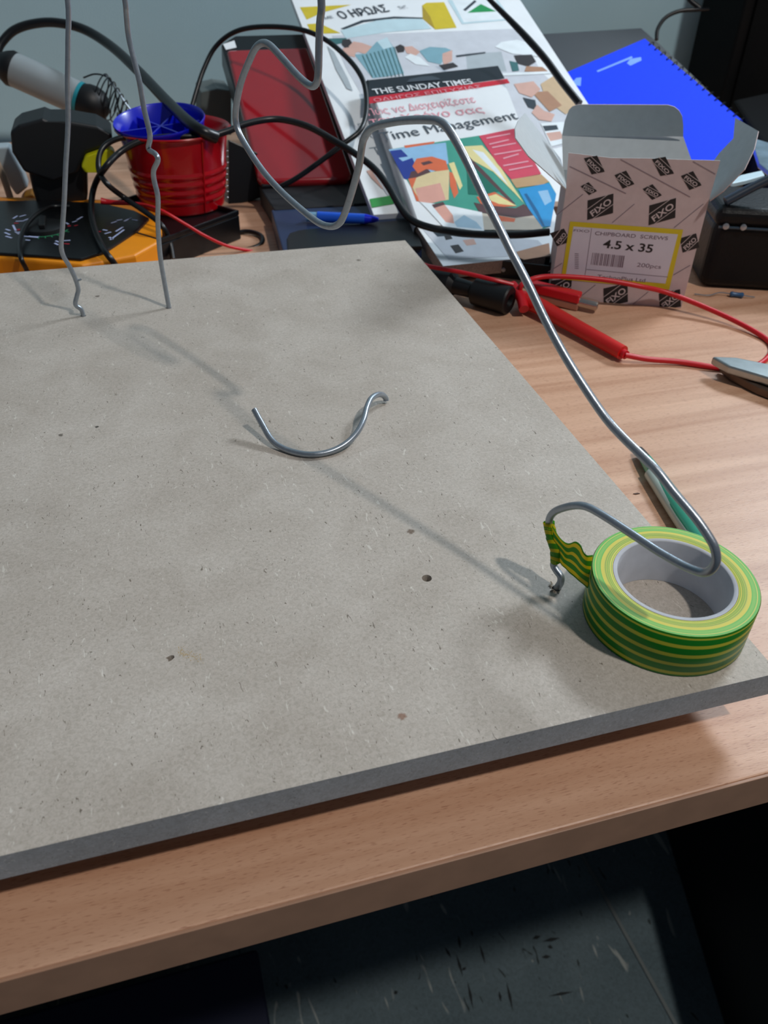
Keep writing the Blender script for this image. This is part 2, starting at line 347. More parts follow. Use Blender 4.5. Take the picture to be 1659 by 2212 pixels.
# ---------------------------------------------------------------- roll of striped tape
TCX, TCY, TR_, TH, TI = 144.2, 156.5, 26.0, 17.5, 17.8
def stripe_mat(name, coord, bands, rough=.3):
    """bands: list of (position 0..1, rgb) constant ramp over a mapped value"""
    m = bpy.data.materials.new(name); m.use_nodes = True; N = m.node_tree.nodes; L = m.node_tree.links; b = N['Principled BSDF']
    tc = N.new('ShaderNodeTexCoord'); v = coord(N, L, tc)
    n = N.new('ShaderNodeTexNoise'); n.inputs['Scale'].default_value = 120; L.new(tc.outputs['Object'], n.inputs['Vector'])
    ad = N.new('ShaderNodeMath'); ad.operation = 'MULTIPLY_ADD'; L.new(n.outputs['Fac'], ad.inputs[0]); ad.inputs[1].default_value = .012; L.new(v, ad.inputs[2])
    r = N.new('ShaderNodeValToRGB'); L.new(ad.outputs[0], r.inputs[0]); cr = r.color_ramp; cr.interpolation = 'LINEAR'
    while len(cr.elements) > 1: cr.elements.remove(cr.elements[-1])
    cr.elements[0].position = 0; cr.elements[0].color = rgb(*bands[0][1])
    for i in range(1, len(bands)):
        p = bands[i][0]
        e = cr.elements.new(max(p-.006, .001)); e.color = rgb(*bands[i-1][1]); e = cr.elements.new(p+.006); e.color = rgb(*bands[i][1])
    L.new(r.outputs[0], b.inputs['Base Color']); b.inputs['Roughness'].default_value = rough; b.inputs['Specular IOR Level'].default_value = .3
    return m
GR = (22, 122, 26); YE = (186, 182, 52)
def zc(N, L, tc):
    s_ = N.new('ShaderNodeSeparateXYZ'); L.new(tc.outputs['Object'], s_.inputs[0])
    mr = N.new('ShaderNodeMapRange'); L.new(s_.outputs[2], mr.inputs['Value']); mr.inputs['From Min'].default_value = 0; mr.inputs['From Max'].default_value = TH/1000; return mr.outputs[0]
side_m = stripe_mat('tape_side', zc, [(0, (50, 90, 30)), (.02, GR), (.06, YE), (.13, GR), (.27, YE), (.34, GR), (.48, YE), (.56, GR), (.71, YE), (.79, GR), (.93, YE), (.97, GR)], .32)
def rc(N, L, tc):
    s_ = N.new('ShaderNodeSeparateXYZ'); L.new(tc.outputs['Object'], s_.inputs[0])
    c_ = N.new('ShaderNodeCombineXYZ'); L.new(s_.outputs[0], c_.inputs[0]); L.new(s_.outputs[1], c_.inputs[1])
    vl = N.new('ShaderNodeVectorMath'); vl.operation = 'LENGTH'; L.new(c_.outputs[0], vl.inputs[0])
    mr = N.new('ShaderNodeMapRange'); L.new(vl.outputs['Value'], mr.inputs['Value']); mr.inputs['From Min'].default_value = (TI+1.5)/1000; mr.inputs['From Max'].default_value = TR_/1000; return mr.outputs[0]
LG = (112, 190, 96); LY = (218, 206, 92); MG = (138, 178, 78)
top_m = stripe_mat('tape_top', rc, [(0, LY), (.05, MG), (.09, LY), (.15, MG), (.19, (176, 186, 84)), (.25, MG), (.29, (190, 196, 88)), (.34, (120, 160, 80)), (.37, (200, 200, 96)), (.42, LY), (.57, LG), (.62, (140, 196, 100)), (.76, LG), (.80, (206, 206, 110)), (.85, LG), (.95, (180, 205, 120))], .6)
card = mat('core_card', (186, 188, 194), .8, noise=.07, nscale=150)
roll = thing('tape_roll', 'roll of green and yellow striped insulating tape at right corner of the sheet', 'tape', (TCX, TCY, 0))
C0 = (TCX, TCY, 0.0)
G().lathe(C0, (0, 0, 1), [(0.05, TI+1.5), (0.05, TR_-.25), (.3, TR_), (TH-.35, TR_), (TH-.05, TR_-.3)], 0, 96).build('wound_tape', side_m, roll, sharp=70)
G().lathe(C0, (0, 0, 1), [(TH-.05, TI+1.5), (TH, TI+1.6), (TH+.02, TI+4), (TH, TR_-.3), (TH-.05, TR_-.3)], 0, 96).build('tape_side_face', top_m, roll, sharp=70)
G().lathe(C0, (0, 0, 1), [(0.1, TI), (TH-.3, TI), (TH+.05, TI+.2), (TH+.05, TI+1.4), (0.1, TI+1.5)], 0, 96, closed=True).build('cardboard_core', card, roll, sharp=70)

# strip of tape pulled off the roll to the wire foot
def uvstripe():
    m = bpy.data.materials.new('tape_strip'); m.use_nodes = True; N = m.node_tree.nodes; L = m.node_tree.links; b = N['Principled BSDF']
    tc = N.new('ShaderNodeAttribute'); tc.attribute_name = 'across'
    r = N.new('ShaderNodeValToRGB'); L.new(tc.outputs['Fac'], r.inputs[0]); cr = r.color_ramp; cr.interpolation = 'CONSTANT'
    seq = [(0, (80, 165, 24)), (.05, (226, 206, 20)), (.17, (70, 160, 22)), (.33, (226, 206, 20)), (.43, (70, 160, 22)), (.58, (226, 206, 20)), (.67, (70, 160, 22)), (.83, (226, 206, 20)), (.95, (70, 160, 22))]
    cr.elements[0].position = 0; cr.elements[0].color = rgb(*seq[0][1]); cr.elements[1].position = seq[1][0]; cr.elements[1].color = rgb(*seq[1][1])
    for p, c in seq[2:]: e = cr.elements.new(p); e.color = rgb(*c)
    L.new(r.outputs[0], b.inputs['Base Color']); b.inputs['Roughness'].default_value = .35
    b.inputs['Subsurface Weight'].default_value = .0
    tb = N.new('ShaderNodeBsdfTranslucent'); L.new(r.outputs[0], tb.inputs[0]); ms = N.new('ShaderNodeMixShader'); ms.inputs[0].default_value = .5
    L.new(b.outputs[0], ms.inputs[1]); L.new(tb.outputs[0], ms.inputs[2]); L.new(ms.outputs[0], N['Material Output'].inputs[0])
    return m
strip_m = uvstripe()
TE = [(1193, 1136, 266), (1205, 1156, 266), (1218, 1170, 265.5), (1229, 1174, 264), (1243, 1170, 261), (1254, 1178, 258.5), (1260, 1192, 257), (1268, 1200, 256.5), (1281, 1199, 257)]
BE = [(1194, 1204, 272), (1206, 1212, 271), (1214, 1222, 270.5), (1222, 1229, 270), (1230, 1238, 269), (1240, 1246, 267.5), (1250, 1255, 266), (1260, 1263, 265), (1269, 1271, 264)]
te = spline([at(*p) for p in TE], 6); be = spline([at(*p) for p in BE], 6)
g = G(); nv = 12; vs = []; ac = []
for i, (a, b_) in enumerate(zip(te, be)):
    for j in range(nv+1):
        t = j/nv; p = a.lerp(b_, t); s_ = i/len(te)
        p = p+Vector((.25, -1, .3)).normalized()*(1.6*math.sin(t*math.pi)*math.sin(s_*7+t*1.0)*(1-s_)); vs.append(p); ac.append(t)
fs = [(i*(nv+1)+j, i*(nv+1)+j+1, (i+1)*(nv+1)+j+1, (i+1)*(nv+1)+j) for i in range(len(te)-1) for j in range(nv)]
g.add(vs, fs, 0, True)
strip = g.build('loose_strip', strip_m, roll, sharp=89); strip['label'] = 'loose striped end of the tape'
def set_across(o, fn):
    at_ = o.data.attributes.new('across', 'FLOAT', 'POINT')
    for i, v in enumerate(o.data.vertices): at_.data[i].value = fn(i, v.co)
from mathutils.kdtree import KDTree
def across_from(o, vs, ac):
    kd = KDTree(len(vs)); base = Vector(o['_b'])
    for i, v in enumerate(vs): kd.insert((v-base)/1000, i)
    kd.balance(); set_across(o, lambda i, c: ac[kd.find(c)[1]])
across_from(strip, vs, ac)
so = strip.modifiers.new('s', 'SOLIDIFY'); so.thickness = .00015
# windings round the wire
idx = [i for i, (x, y) in enumerate(TR) if 1125 < y < 1212 and x < 1260]
cen = spline([onplane(x, y, P1, wn) for x, y in [(1201, 1209), (1201, 1192), (1196, 1172), (1189, 1150), (1186, 1128)]], 10)
vs = []; ac = []; seg = 28; n = len(cen)
a = Vector((1, 0, 0))
for i, c in enumerate(cen):
    T = nrm(cen[min(i+1, n-1)]-cen[max(i-1, 0)]); a = nrm(a-T*a.dot(T)); b_ = T.cross(a); f = i/(n-1)
    for k in range(seg+1):
        t = 2*math.pi*k/seg; tt = f*1.0+.10*math.sin(t+1.0)
        r = 1.75+.28*((f*2.4+k/seg) % 1.0)+(1.1*math.exp(-((f-.35)/.22)**2))*(.5+.5*math.cos(t-5.6))
        vs.append(c+(a*math.cos(t)+b_*math.sin(t))*r+T*(.9*math.sin(t+1.0) if f < .05 else 0)); ac.append((f*1.15+.10*math.sin(t+1.0)+.06) % 1.0)
fs = [(i*(seg+1)+k, i*(seg+1)+k+1, (i+1)*(seg+1)+k+1, (i+1)*(seg+1)+k) for i in range(n-1) for k in range(seg)]
g = G(); g.add(vs, fs, 0, True); wrap = g.build('wrapped_end', strip_m, roll, sharp=89); across_from(wrap, vs, ac)
wrap['label'] = 'striped tape wound round the wire foot'


# ================================================================= things behind the board
white_p = mat('paper_white', (238, 243, 246), .4, noise=.03, nscale=40)
page = mat('page_edges', (196, 190, 180), .8, noise=.15, nscale=800)
def px3(f, ox, oy): return lambda x, y: (ox+x/f, oy+y/f)
B5 = px3(3.318, 740, 130); C4 = px3(2.592, 620, 0); C3 = px3(3.77, 460, 0); C6 = px3(3.325, 1160, 200)
def art(g, pl, fn, polys, off0=.12):
    for k, (mi, P) in enumerate(polys): g.poly([pl.p(*fn(*q), off0+k*.012) for q in P], mi)
ink = lambda n, c, r=.35: mat(n, c, r, noise=.05, nscale=90)

# ---- catalogue
MAG = Plane(at(807, 464, 600), 20, 0)
mag = thing('magazine', 'large white home store catalogue with photos, lying under the paperback', 'magazine', tuple(MAG.A))
ML = MAG.A; mw = 229.0; mh = 318.0
mq = [MAG.p(807, 464), MAG.p(807, 464)+MAG.u*mw, MAG.p(807, 464)+MAG.u*mw+MAG.v*mh, MAG.p(807, 464)+MAG.v*mh]
G().slab(mq, -MAG.n*5, 0).build('pages', [white_p], mag, .4)
cols = [('m_grey', (176, 186, 192)), ('m_yel', (214, 192, 40)), ('m_dyel', (176, 150, 40)), ('m_dark', (48, 56, 66)), ('m_green', (30, 150, 80)), ('m_skin', (214, 172, 158)), ('m_teal', (128, 172, 186)), ('m_hair', (52, 44, 46)), ('m_lblue', (196, 222, 230)), ('m_tan', (206, 178, 142)), ('m_brown', (176, 132, 104)), ('m_wht', (236, 244, 248)), ('m_dteal', (60, 110, 112)), ('m_lgrey', (206, 210, 218)), ('m_gtag', (58, 150, 72))]
mm = [ink(n, c) for n, c in cols]; K = {n: i for i, (n, c) in enumerate(cols)}
g = G()
art(g, MAG, C4, [
 (K['m_lgrey'], [(250, 200), (1300, 160), (1420, 400), (1640, 600), (1700, 780), (1500, 830), (480, 640), (330, 380)]),
 (K['m_grey'], [(1000, 300), (1200, 290), (1230, 400), (1010, 400)]),
 (K['m_yel'], [(72, 40), (360, 26), (200, 70), (110, 110)]),
 (K['m_yel'], [(112, 135), (180, 130), (300, 185), (140, 190)]),
 (K['m_yel'], [(756, 30), (780, 15), (880, 12), (950, 155), (830, 165), (760, 105)]),
 (K['m_dyel'], [(756, 30), (762, 105), (830, 165), (800, 90)]),
 (K['m_lblue'], [(900, 0), (1180, 0), (1260, 110), (980, 135)]),
 (K['m_wht'], [(925, 0), (1165, 0), (1235, 105), (990, 125)]),
 (K['m_green'], [(1010, 72), (1085, 22), (1172, 64)]),
 (K['m_dark'], [(985, 55), (1050, 0), (1062, 8), (1000, 62)]),
 (K['m_lblue'], [(300, 170), (520, 110), (750, 100), (810, 160), (560, 180), (330, 215)]),
 (K['m_dark'], [(300, 160), (420, 112), (600, 92), (760, 98), (760, 106), (600, 103), (430, 124), (320, 165)]),
 (K['m_dteal'], [(232, 215), (330, 212), (345, 235), (270, 250)]),
 (K['m_hair'], [(310, 222), (350, 218), (372, 250), (330, 275), (305, 250)]),
 (K['m_skin'], [(345, 260), (372, 232), (420, 240), (480, 262), (478, 295), (440, 305), (400, 290), (370, 300)]),
 (K['m_skin'], [(310, 270), (345, 265), (385, 300), (380, 320), (330, 310)]),
 (K['m_teal'], [(378, 305), (440, 300), (500, 235), (560, 210), (600, 270), (655, 410), (560, 428), (480, 438)]),
 (K['m_lblue'], [(505, 232), (560, 208), (590, 262), (540, 275)]),
 (K['m_hair'], [(605, 262), (635, 248), (662, 262), (655, 290), (620, 295)]),
 (K['m_skin'], [(655, 262), (700, 258), (745, 290), (720, 312), (670, 298)]),
 (K['m_teal'], [(740, 285), (800, 262), (890, 268), (930, 285), (880, 330), (860, 360), (790, 345)]),
 (K['m_skin'], [(870, 300), (925, 280), (925, 340), (880, 365), (870, 335)]),
 (K['m_wht'], [(690, 300), (745, 320), (800, 370), (720, 360), (660, 320)]),
 (K['m_hair'], [(850, 365), (930, 350), (960, 372), (880, 392)]),
 (K['m_dark'], [(945, 310), (1110, 290), (1112, 297), (950, 320)]),
 (K['m_wht'], [(1165, 262), (1200, 235), (1290, 222), (1370, 245), (1440, 320), (1260, 300)]),
 (K['m_hair'], [(1270, 310), (1370, 305), (1395, 345), (1350, 372), (1290, 355)]),
 (K['m_dteal'], [(1245, 340), (1290, 350), (1300, 395), (1262, 400)]),
 (K['m_brown'], [(1340, 370), (1430, 375), (1470, 405), (1330, 400)]),
 (K['m_wht'], [(1190, 410), (1480, 398), (1485, 412), (1200, 424)]),
 (K['m_tan'], [(1420, 470), (1500, 420), (1560, 480), (1640, 590), (1560, 640), (1450, 560)]),
 (K['m_brown'], [(1370, 515), (1460, 510), (1540, 590), (1470, 625)]),
 (K['m_skin'], [(1270, 470), (1380, 455), (1420, 500), (1370, 545), (1300, 520)]),
 (K['m_dark'], [(1320, 545), (1390, 560), (1400, 615), (1350, 600)]),
 (K['m_skin'], [(1370, 630), (1400, 585), (1440, 620), (1500, 640), (1480, 680), (1410, 670)]),
 (K['m_wht'], [(1420, 690), (1550, 682), (1600, 790), (1480, 820)]),
 (K['m_dark'], [(1430, 705), (1510, 700), (1520, 725), (1445, 735)]),
 (K['m_skin'], [(1450, 745), (1530, 735), (1550, 775), (1475, 790)]),
])
art(g, MAG, C3, [(K['m_gtag'], [(1275, 1620), (1460, 1590), (1500, 1655), (1295, 1690)]),
 (K['m_skin'], [(1250, 1390), (1300, 1380), (1400, 1500), (1380, 1540), (1290, 1450)]),
 (K['m_lgrey'], [(1300, 1400), (1370, 1400), (1480, 1580), (1420, 1590)]),
 (K['m_grey'], [(930, 370), (985, 420), (1100, 640), (1140, 740), (1090, 720), (1000, 560)]),
 (K['m_lgrey'], [(1140, 1010), (1190, 1040), (1230, 1130), (1200, 1140)])], .5)
for k in range(9):   # shirt stripes
    x = 420+k*22; art(g, MAG, C4, [(K['m_dteal'], [(x, 310-k*6), (x+5, 309-k*6), (x+60, 430), (x+55, 430)])], .55)
g.build('cover_print', mm, mag)
g = G(); text_g(g, MAG, 'Ο ΗΡΩΑΣ', C4(305, 105), C4(578, 62), 17, 0, .62, .012)
text_g(g, MAG, 'ΜΕ', C4(215, 108), C4(262, 100), 6, 0, .62); text_g(g, MAG, 'ΤΗΣ', C4(632, 52), C4(678, 46), 7, 0, .62)
g.build('headline', ink('ink_dark', (44, 50, 62)), mag)

# ---- leaflet under the paperback
LEAF = Plane(onz(957, 574, -13), 9, -6)
leaf = thing('booklet', 'pale booklet with photo cover sticking out below the paperback', 'booklet', tuple(LEAF.A))
q = [LEAF.p(957, 575), LEAF.p(1225, 548), LEAF.p(1190, 470), LEAF.p(897, 484)]
G().slab(q, Vector((0, 0, -9)), 0, 1).build('pages', [white_p, mat('pages_tan', (170, 150, 140), .8, noise=.2, nscale=900)], leaf, .3)
g = G()
art(g, LEAF, B5, [(K['m_lgrey'], [(560, 1195), (1400, 1290), (1440, 1330), (1300, 1400), (760, 1430)]),
 (K['m_hair'], [(720, 1240), (760, 1235), (790, 1280), (740, 1290)]), (K['m_hair'], [(770, 1330), (830, 1320), (870, 1370), (810, 1385)]),
 (K['m_dark'], [(640, 1225), (700, 1215), (740, 1260), (680, 1265)]), (K['m_skin'], [(860, 1290), (940, 1280), (960, 1320), (890, 1330)]),
 (K['m_brown'], [(1200, 1385), (1480, 1310), (1490, 1400), (1300, 1430)])], .15)
g.build('cover_print', mm, leaf)

# ---- paperback
BOOK = Plane(MAG.p(905, 482, 15), 20, -6)
book = thing('paperback', 'white time management paperback with black and red top band and painted scene', 'book', tuple(BOOK.A))
tl, tr, br, bl = [BOOK.p(*q) for q in ((796, 172), (1076, 142), (1216, 502), (905, 484))]
sp = [BOOK.p(*B5(-2, 160), -1.5), BOOK.p(*B5(-2, 160), -1.5)]
G().slab([bl, br, tr, tl], -BOOK.n*12, 0, 1).build('pages', [white_p, page], book, .3)
# rounded spine at the left edge
g = G(); dv = bl-tl; n_ = 10; vs = []
for j in range(n_+1):
    t = math.pi*j/n_; o_ = -BOOK.u*(3.2*math.sin(t))-BOOK.n*(6-6*math.cos(t)); vs += [tl+o_, tl+dv*.09+o_, tl+dv*.135+o_, bl+o_]
for k, mi in ((0, 0), (1, 1), (2, 2)): g.add(vs, [(j*4+k, j*4+k+1, j*4+k+5, j*4+k+4) for j in range(n_)], mi, True)
bcols = [('b_black', (30, 34, 42)), ('b_red', (206, 30, 52)), ('b_spine', (188, 192, 198)), ('b_lpink', (238, 170, 184)), ('b_dk', (66, 74, 84)), ('b_teal', (70, 160, 140)), ('b_panel', (214, 72, 96)),
 ('b_tan', (196, 160, 116)), ('b_cloth', (40, 150, 214)), ('b_sky', (150, 196, 232)), ('b_nblue', (40, 60, 150)), ('b_orange', (224, 112, 72)), ('b_cream', (228, 208, 160)), ('b_green', (24, 110, 92)),
 ('b_ylw', (236, 224, 160)), ('b_brn', (92, 62, 64)), ('b_wht', (236, 244, 248)), ('b_skin', (226, 168, 152)), ('b_shirt', (176, 206, 224)), ('b_sand', (206, 196, 180)), ('b_dcl', (20, 96, 150))]
bm_ = [ink(n, c, .3) for n, c in bcols]; b = {n: i for i, (n, c) in enumerate(bcols)}
g.build('spine', bm_[:3], book)
g = G()
art(g, BOOK, B5, [
 (b['b_black'], [(190, 142), (1114, 40), (1163, 132), (183, 266)]),
 (b['b_red'], [(183, 266), (1180, 133), (1200, 165), (184, 312)]),
 (b['b_teal'], [(330, 640), (980, 540), (1250, 880), (1480, 870), (1530, 955), (1490, 1190), (1420, 1215), (1000, 1215), (930, 1215), (740, 1060), (555, 1015)]),
 (b['b_sky'], [(330, 640), (740, 590), (760, 740), (560, 850), (400, 760)]),
 (b['b_orange'], [(440, 612), (660, 582), (655, 598), (450, 630)]),
 (b['b_nblue'], [(338, 650), (420, 640), (470, 690), (400, 700), (560, 830), (440, 850)]),
 (b['b_nblue'], [(400, 735), (500, 700), (560, 830), (450, 855)]),
 (b['b_brn'], [(490, 800), (600, 770), (640, 810), (470, 860)]),
 (b['b_orange'], [(500, 760), (530, 705), (640, 690), (740, 720), (760, 790), (700, 800), (600, 780), (540, 812)]),
 (b['b_brn'], [(560, 735), (620, 720), (650, 735), (580, 755)]),
 (b['b_cream'], [(480, 860), (640, 800), (765, 785), (760, 1000), (640, 1020), (540, 1000)]),
 (b['b_orange'], [(470, 850), (530, 840), (500, 920), (560, 1010), (530, 1010)]),
 (b['b_skin'], [(520, 920), (700, 880), (740, 1000), (640, 1025), (550, 1015)]),
 (b['b_orange'], [(765, 800), (800, 810), (830, 950), (800, 990), (770, 900)]),
 (b['b_ylw'], [(760, 740), (800, 730), (860, 900), (840, 930)]),
 (b['b_ylw'], [(830, 620), (1000, 610), (1110, 730), (1200, 870), (1300, 1025), (1240, 960), (1080, 800), (880, 690)]),
 (b['b_wht'], [(930, 640), (1010, 660), (1120, 790), (1190, 900), (1060, 770)]),
 (b['b_green'], [(890, 770), (960, 745), (1060, 840), (1130, 940), (980, 965), (900, 960)]),
 (b['b_brn'], [(820, 640), (840, 630), (1000, 780), (1240, 1030), (1220, 1035), (980, 800)]),
 (b['b_orange'], [(960, 980), (1090, 945), (1170, 990), (1245, 1045), (1010, 1060)]),
 (b['b_ylw'], [(1010, 985), (1100, 960), (1250, 1045), (1120, 1030)]),
 (b['b_brn'], [(940, 1020), (1050, 1040), (1240, 1060), (1300, 1030), (1390, 1110), (1260, 1130), (980, 1090)]),
 (b['b_sand'], [(960, 1090), (1240, 1130), (1390, 1110), (1440, 1190), (1425, 1215), (1010, 1215)]),
 (b['b_orange'], [(1040, 1100), (1240, 1135), (1230, 1160), (1070, 1150)]),
 (b['b_wht'], [(555, 1015), (760, 1040), (1000, 1090), (1015, 1230), (720, 1190), (600, 1060)]),
 (b['b_skin'], [(640, 1040), (720, 1020), (790, 1110), (800, 1170), (740, 1160)]),
 (b['b_brn'], [(640, 1035), (720, 1015), (735, 1035), (655, 1060)]),
 (b['b_shirt'], [(800, 1160), (870, 1110), (960, 1160), (1000, 1210), (820, 1195)]),
 (b['b_panel'], [(978, 542), (1230, 490), (1330, 650), (1425, 815), (1210, 855), (1110, 740)]),
 (b['b_tan'], [(1205, 855), (1425, 818), (1480, 870), (1440, 890), (1245, 915)]),
 (b['b_cloth'], [(1258, 925), (1480, 880), (1532, 960), (1490, 1190), (1430, 1195), (1330, 1060)]),
 (b['b_dcl'], [(1300, 960), (1320, 955), (1400, 1080), (1450, 1190), (1435, 1190)]),
 (b['b_sky'], [(1400, 940), (1470, 930), (1500, 1010), (1450, 1040)]),
])
for k, (x0, x1, y) in enumerate([(1030, 1200, 555), (1050, 1190, 598), (1070, 1240, 622), (1085, 1280, 672), (1150, 1260, 700), (1150, 1330, 752), (1190, 1360, 784)]):
    art(g, BOOK, B5, [(b['b_lpink'], [(x0, y), (x1, y-32), (x1+4, y-24), (x0+4, y+9)])], .7)
art(g, BOOK, B5, [(b['b_dk'], [(460, 158), (480, 135), (560, 118), (640, 112), (690, 128), (700, 140), (560, 150)])], .6)
g.build('cover_print', bm_, book)
g = G(); text_g(g, BOOK, 'THE SUNDAY TIMES', B5(228, 244), B5(938, 168), 12, 0, .6, .012); g.build('masthead', ink('ink_white', (232, 236, 240)), book)
g = G(); text_g(g, BOOK, 'ΟΔΗΓΟΣ ΕΠΙΤΥΧΙΑΣ', B5(230, 298), B5(1000, 196), 7, 0, .6)
text_g(g, BOOK, 'Πώς να Διαχειρίζεστε', B5(190, 398), B5(960, 300), 15, 0, .6); text_g(g, BOOK, 'τον Χρόνο σας', B5(205, 462), B5(1020, 372), 15, 0, .6)
g.build('greek_title', ink('ink_pink', (236, 160, 172)), book)
g = G(); text_g(g, BOOK, 'Time Management', B5(285, 580), B5(1265, 418), 20, 0, .6, 0); g.build('title', ink('ink_grey', (70, 78, 88)), book)

# ---- red and black flat device
RED = Plane(at(574, 387, 655), 25, 2)
red = thing('external_drive', 'glossy dark red fronted flat black device leaning behind the bucket', 'device', tuple(RED.A))
blk_g = mat('black_gloss', (16, 18, 22), .3); red_m = mat('red_gloss', (150, 14, 26), .12, coat=.6)
q = [RED.p(*p, -3) for p in ((566, 402), (775, 384), (672, 92), (656, 74), (506, 78), (478, 96))]
G().slab(q, -RED.n*20, 0).build('casing', blk_g, red, 1.2)
q = [RED.p(*p, 0) for p in ((556, 380), (566, 392), (750, 388), (761, 376), (664, 100), (489, 106))]
G().slab(q, -RED.n*8, 0).build('red_panel', red_m, red, 3.2, 5)
q = [RED.p(*p, -2.6) for p in ((482, 96), (506, 88), (511, 103), (488, 108))]; G().slab(q, RED.n*.3, 0).build('sticker', white_p, red)
q = [onz(*p, -9) for p in ((560, 402), (592, 452), (835, 436), (776, 384))]
o = G().slab(q, Vector((0, 0, -15.5)), 0).build('black_box', mat('black_matt', (20, 20, 24), .6), None, 1)
tag(o, 'low black box lying under the bottom edge of the red fronted device', 'box')

# ---- tablet-like navy slab with pen
q = [onz(*p, -10) for p in ((586, 453), (612, 546), (912, 532), (880, 440))]
tab = thing('display_unit', 'dark navy framed slab with black screen lying at the back edge of the sheet', 'device', tuple(onz(586, 453, -25)))
G().slab(q, Vector((0, 0, -14.5)), 0).build('frame', mat('navy_plastic', (36, 52, 86), .4), tab, 1)
q = [onz(*p, -9) for p in ((626, 503), (645, 497), (893, 472), (912, 531), (622, 545), (620, 515))]
G().slab(q, Vector((0, 0, -3)), 0).build('screen', mat('screen_black', (14, 14, 16), .35), tab, .6)
pen = thing('ballpoint_pen', 'clear blue plastic ballpoint pen lying on the navy slab', 'pen', tuple(onz(665, 465, -10)))
pa = onz(668, 468, -5.5); pb = onz(818, 474, -5.5)
blue_t = mat('blue_clear', (30, 90, 215), .12, coat=.5)
G().tube([pa.lerp(pb, .12), pa.lerp(pb, .8)], lambda t: 4.1-.5*t, seg=16, sub=4).build('barrel', blue_t, pen)
G().tube([pa.lerp(pb, -.04), pa.lerp(pb, .12)], 3.4, seg=16, sub=2).build('plug', mat('pale_blue', (130, 175, 205), .2), pen)
G().tube([pa.lerp(pb, .8), pa.lerp(pb, .93), pa.lerp(pb, 1.0)], lambda t: 3.6-2.4*t, seg=16, sub=4).build('grip', mat('deep_blue', (10, 30, 190), .2), pen)

# ---- spiral notebook, dark folder under it
NOTE = Plane((413, 627, -26), 27, 2)
note = thing('spiral_notebook', 'bright blue covered spiral notebook leaning behind the screw box', 'notebook', tuple(NOTE.A))
blue = mat('notebook_blue', (4, 62, 248), .75, spec=.2, noise=.05, nscale=300)
TRn = (1393, 83); q = [NOTE.p(*p) for p in ((1432, 405), (1652, 300), TRn, (1180, 175))]
G().slab(q, -NOTE.n*5, 0, 1).build('cover', [blue, page], note, .3)
a = NOTE.p(1400, 90); b_ = NOTE.p(1650, 300); nn = 19; d = nrm(b_-a); inn = nrm(NOTE.n.cross(d))
if inn.dot(q[0]-a) < 0: inn = -inn
dk = mat('coil_black', (24, 26, 32), .35, .3)
for k in range(nn):
    c = a.lerp(b_, (k+.5)/nn)-NOTE.n*2.5
    G().tube([c+(inn*math.cos(t)+NOTE.n*math.sin(t))*4.6+d*(.9*t/6.3) for t in [2*math.pi*i/14 for i in range(15)]], .55, seg=7, sub=1, cap=False).build('coil', dk, note)
g = G()
F7 = px3(3.259, 1150, 0)
art(g, NOTE, F7, [(0, [(452, 498), (700, 395), (706, 408), (460, 508)]), (0, [(665, 445), (690, 415), (765, 402), (768, 425), (690, 462)]), (0, [(280, 580), (310, 548), (345, 545), (340, 605), (300, 600)])], .1)
g.build('cover_print', ink('ink_sky', (110, 160, 245)), note)
FOL = Plane(NOTE.A-NOTE.n*6, 27, 2)
q = [FOL.p(*p) for p in ((1420, 410), (1660, 325), (1500, 165), (1425, 95), (1385, 60), (1120, 76))]
o = G().slab(q, -FOL.n*7, 0).build('dark_folder', mat('folder_grey', (32, 40, 47), .6), None, .8)
tag(o, 'dark grey flat folder lying under the blue notebook against the wall', 'folder')

# ---- open screw carton
u = Vector((326.0-248.5, 423.0-457.0, 0)); bw = u.length; u = nrm(u); dp = Vector((-u.y, u.x, 0)); BL = Vector((248.5, 457, DESK)); BRr = BL+u*bw
FP = Plane(BL, 90, math.degrees(math.atan2(u.y, u.x)))
FP.u = u; FP.v = Vector((0, 0, 1)); FP.n = -dp
carton = thing('screw_carton', 'open cardboard carton of chipboard screws with yellow framed label, flaps up', 'box', tuple(BL))
hF = FP.p(1205, 410).z-DESK; D = 46.0; th = .5
car_out = mat('carton_print', (196, 178, 178), .75, noise=.04, nscale=200); car_in = mat('carton_inner', (184, 190, 192), .85, noise=.04, nscale=200)
def panel(name, q, n_in, lab=None, mats=None):
    o = G().slab(q, n_in*th, 0, 1).build(name, mats or [car_out, car_in], carton)
    if lab: o['label'] = lab
    return o
Z = Vector((0, 0, 1)); FL, FR = BL+Z*hF, BRr+Z*hF
fpanel = panel('front_panel', [BL, BRr, FR, FL], dp)
panel('back_panel', [BL+dp*D, BRr+dp*D, FR+dp*D, FL+dp*D], -dp)
panel('side_panel', [BL+dp*th, BL+dp*D, FL+dp*D, FL+dp*th], u); panel('side_panel', [BRr+dp*th, BRr+dp*D, FR+dp*D, FR+dp*th], -u)
panel('bottom_panel', [BL+dp*th+u*th, BRr+dp*th-u*th, BRr+dp*(D-th)-u*th, BL+dp*(D-th)+u*th], Z)
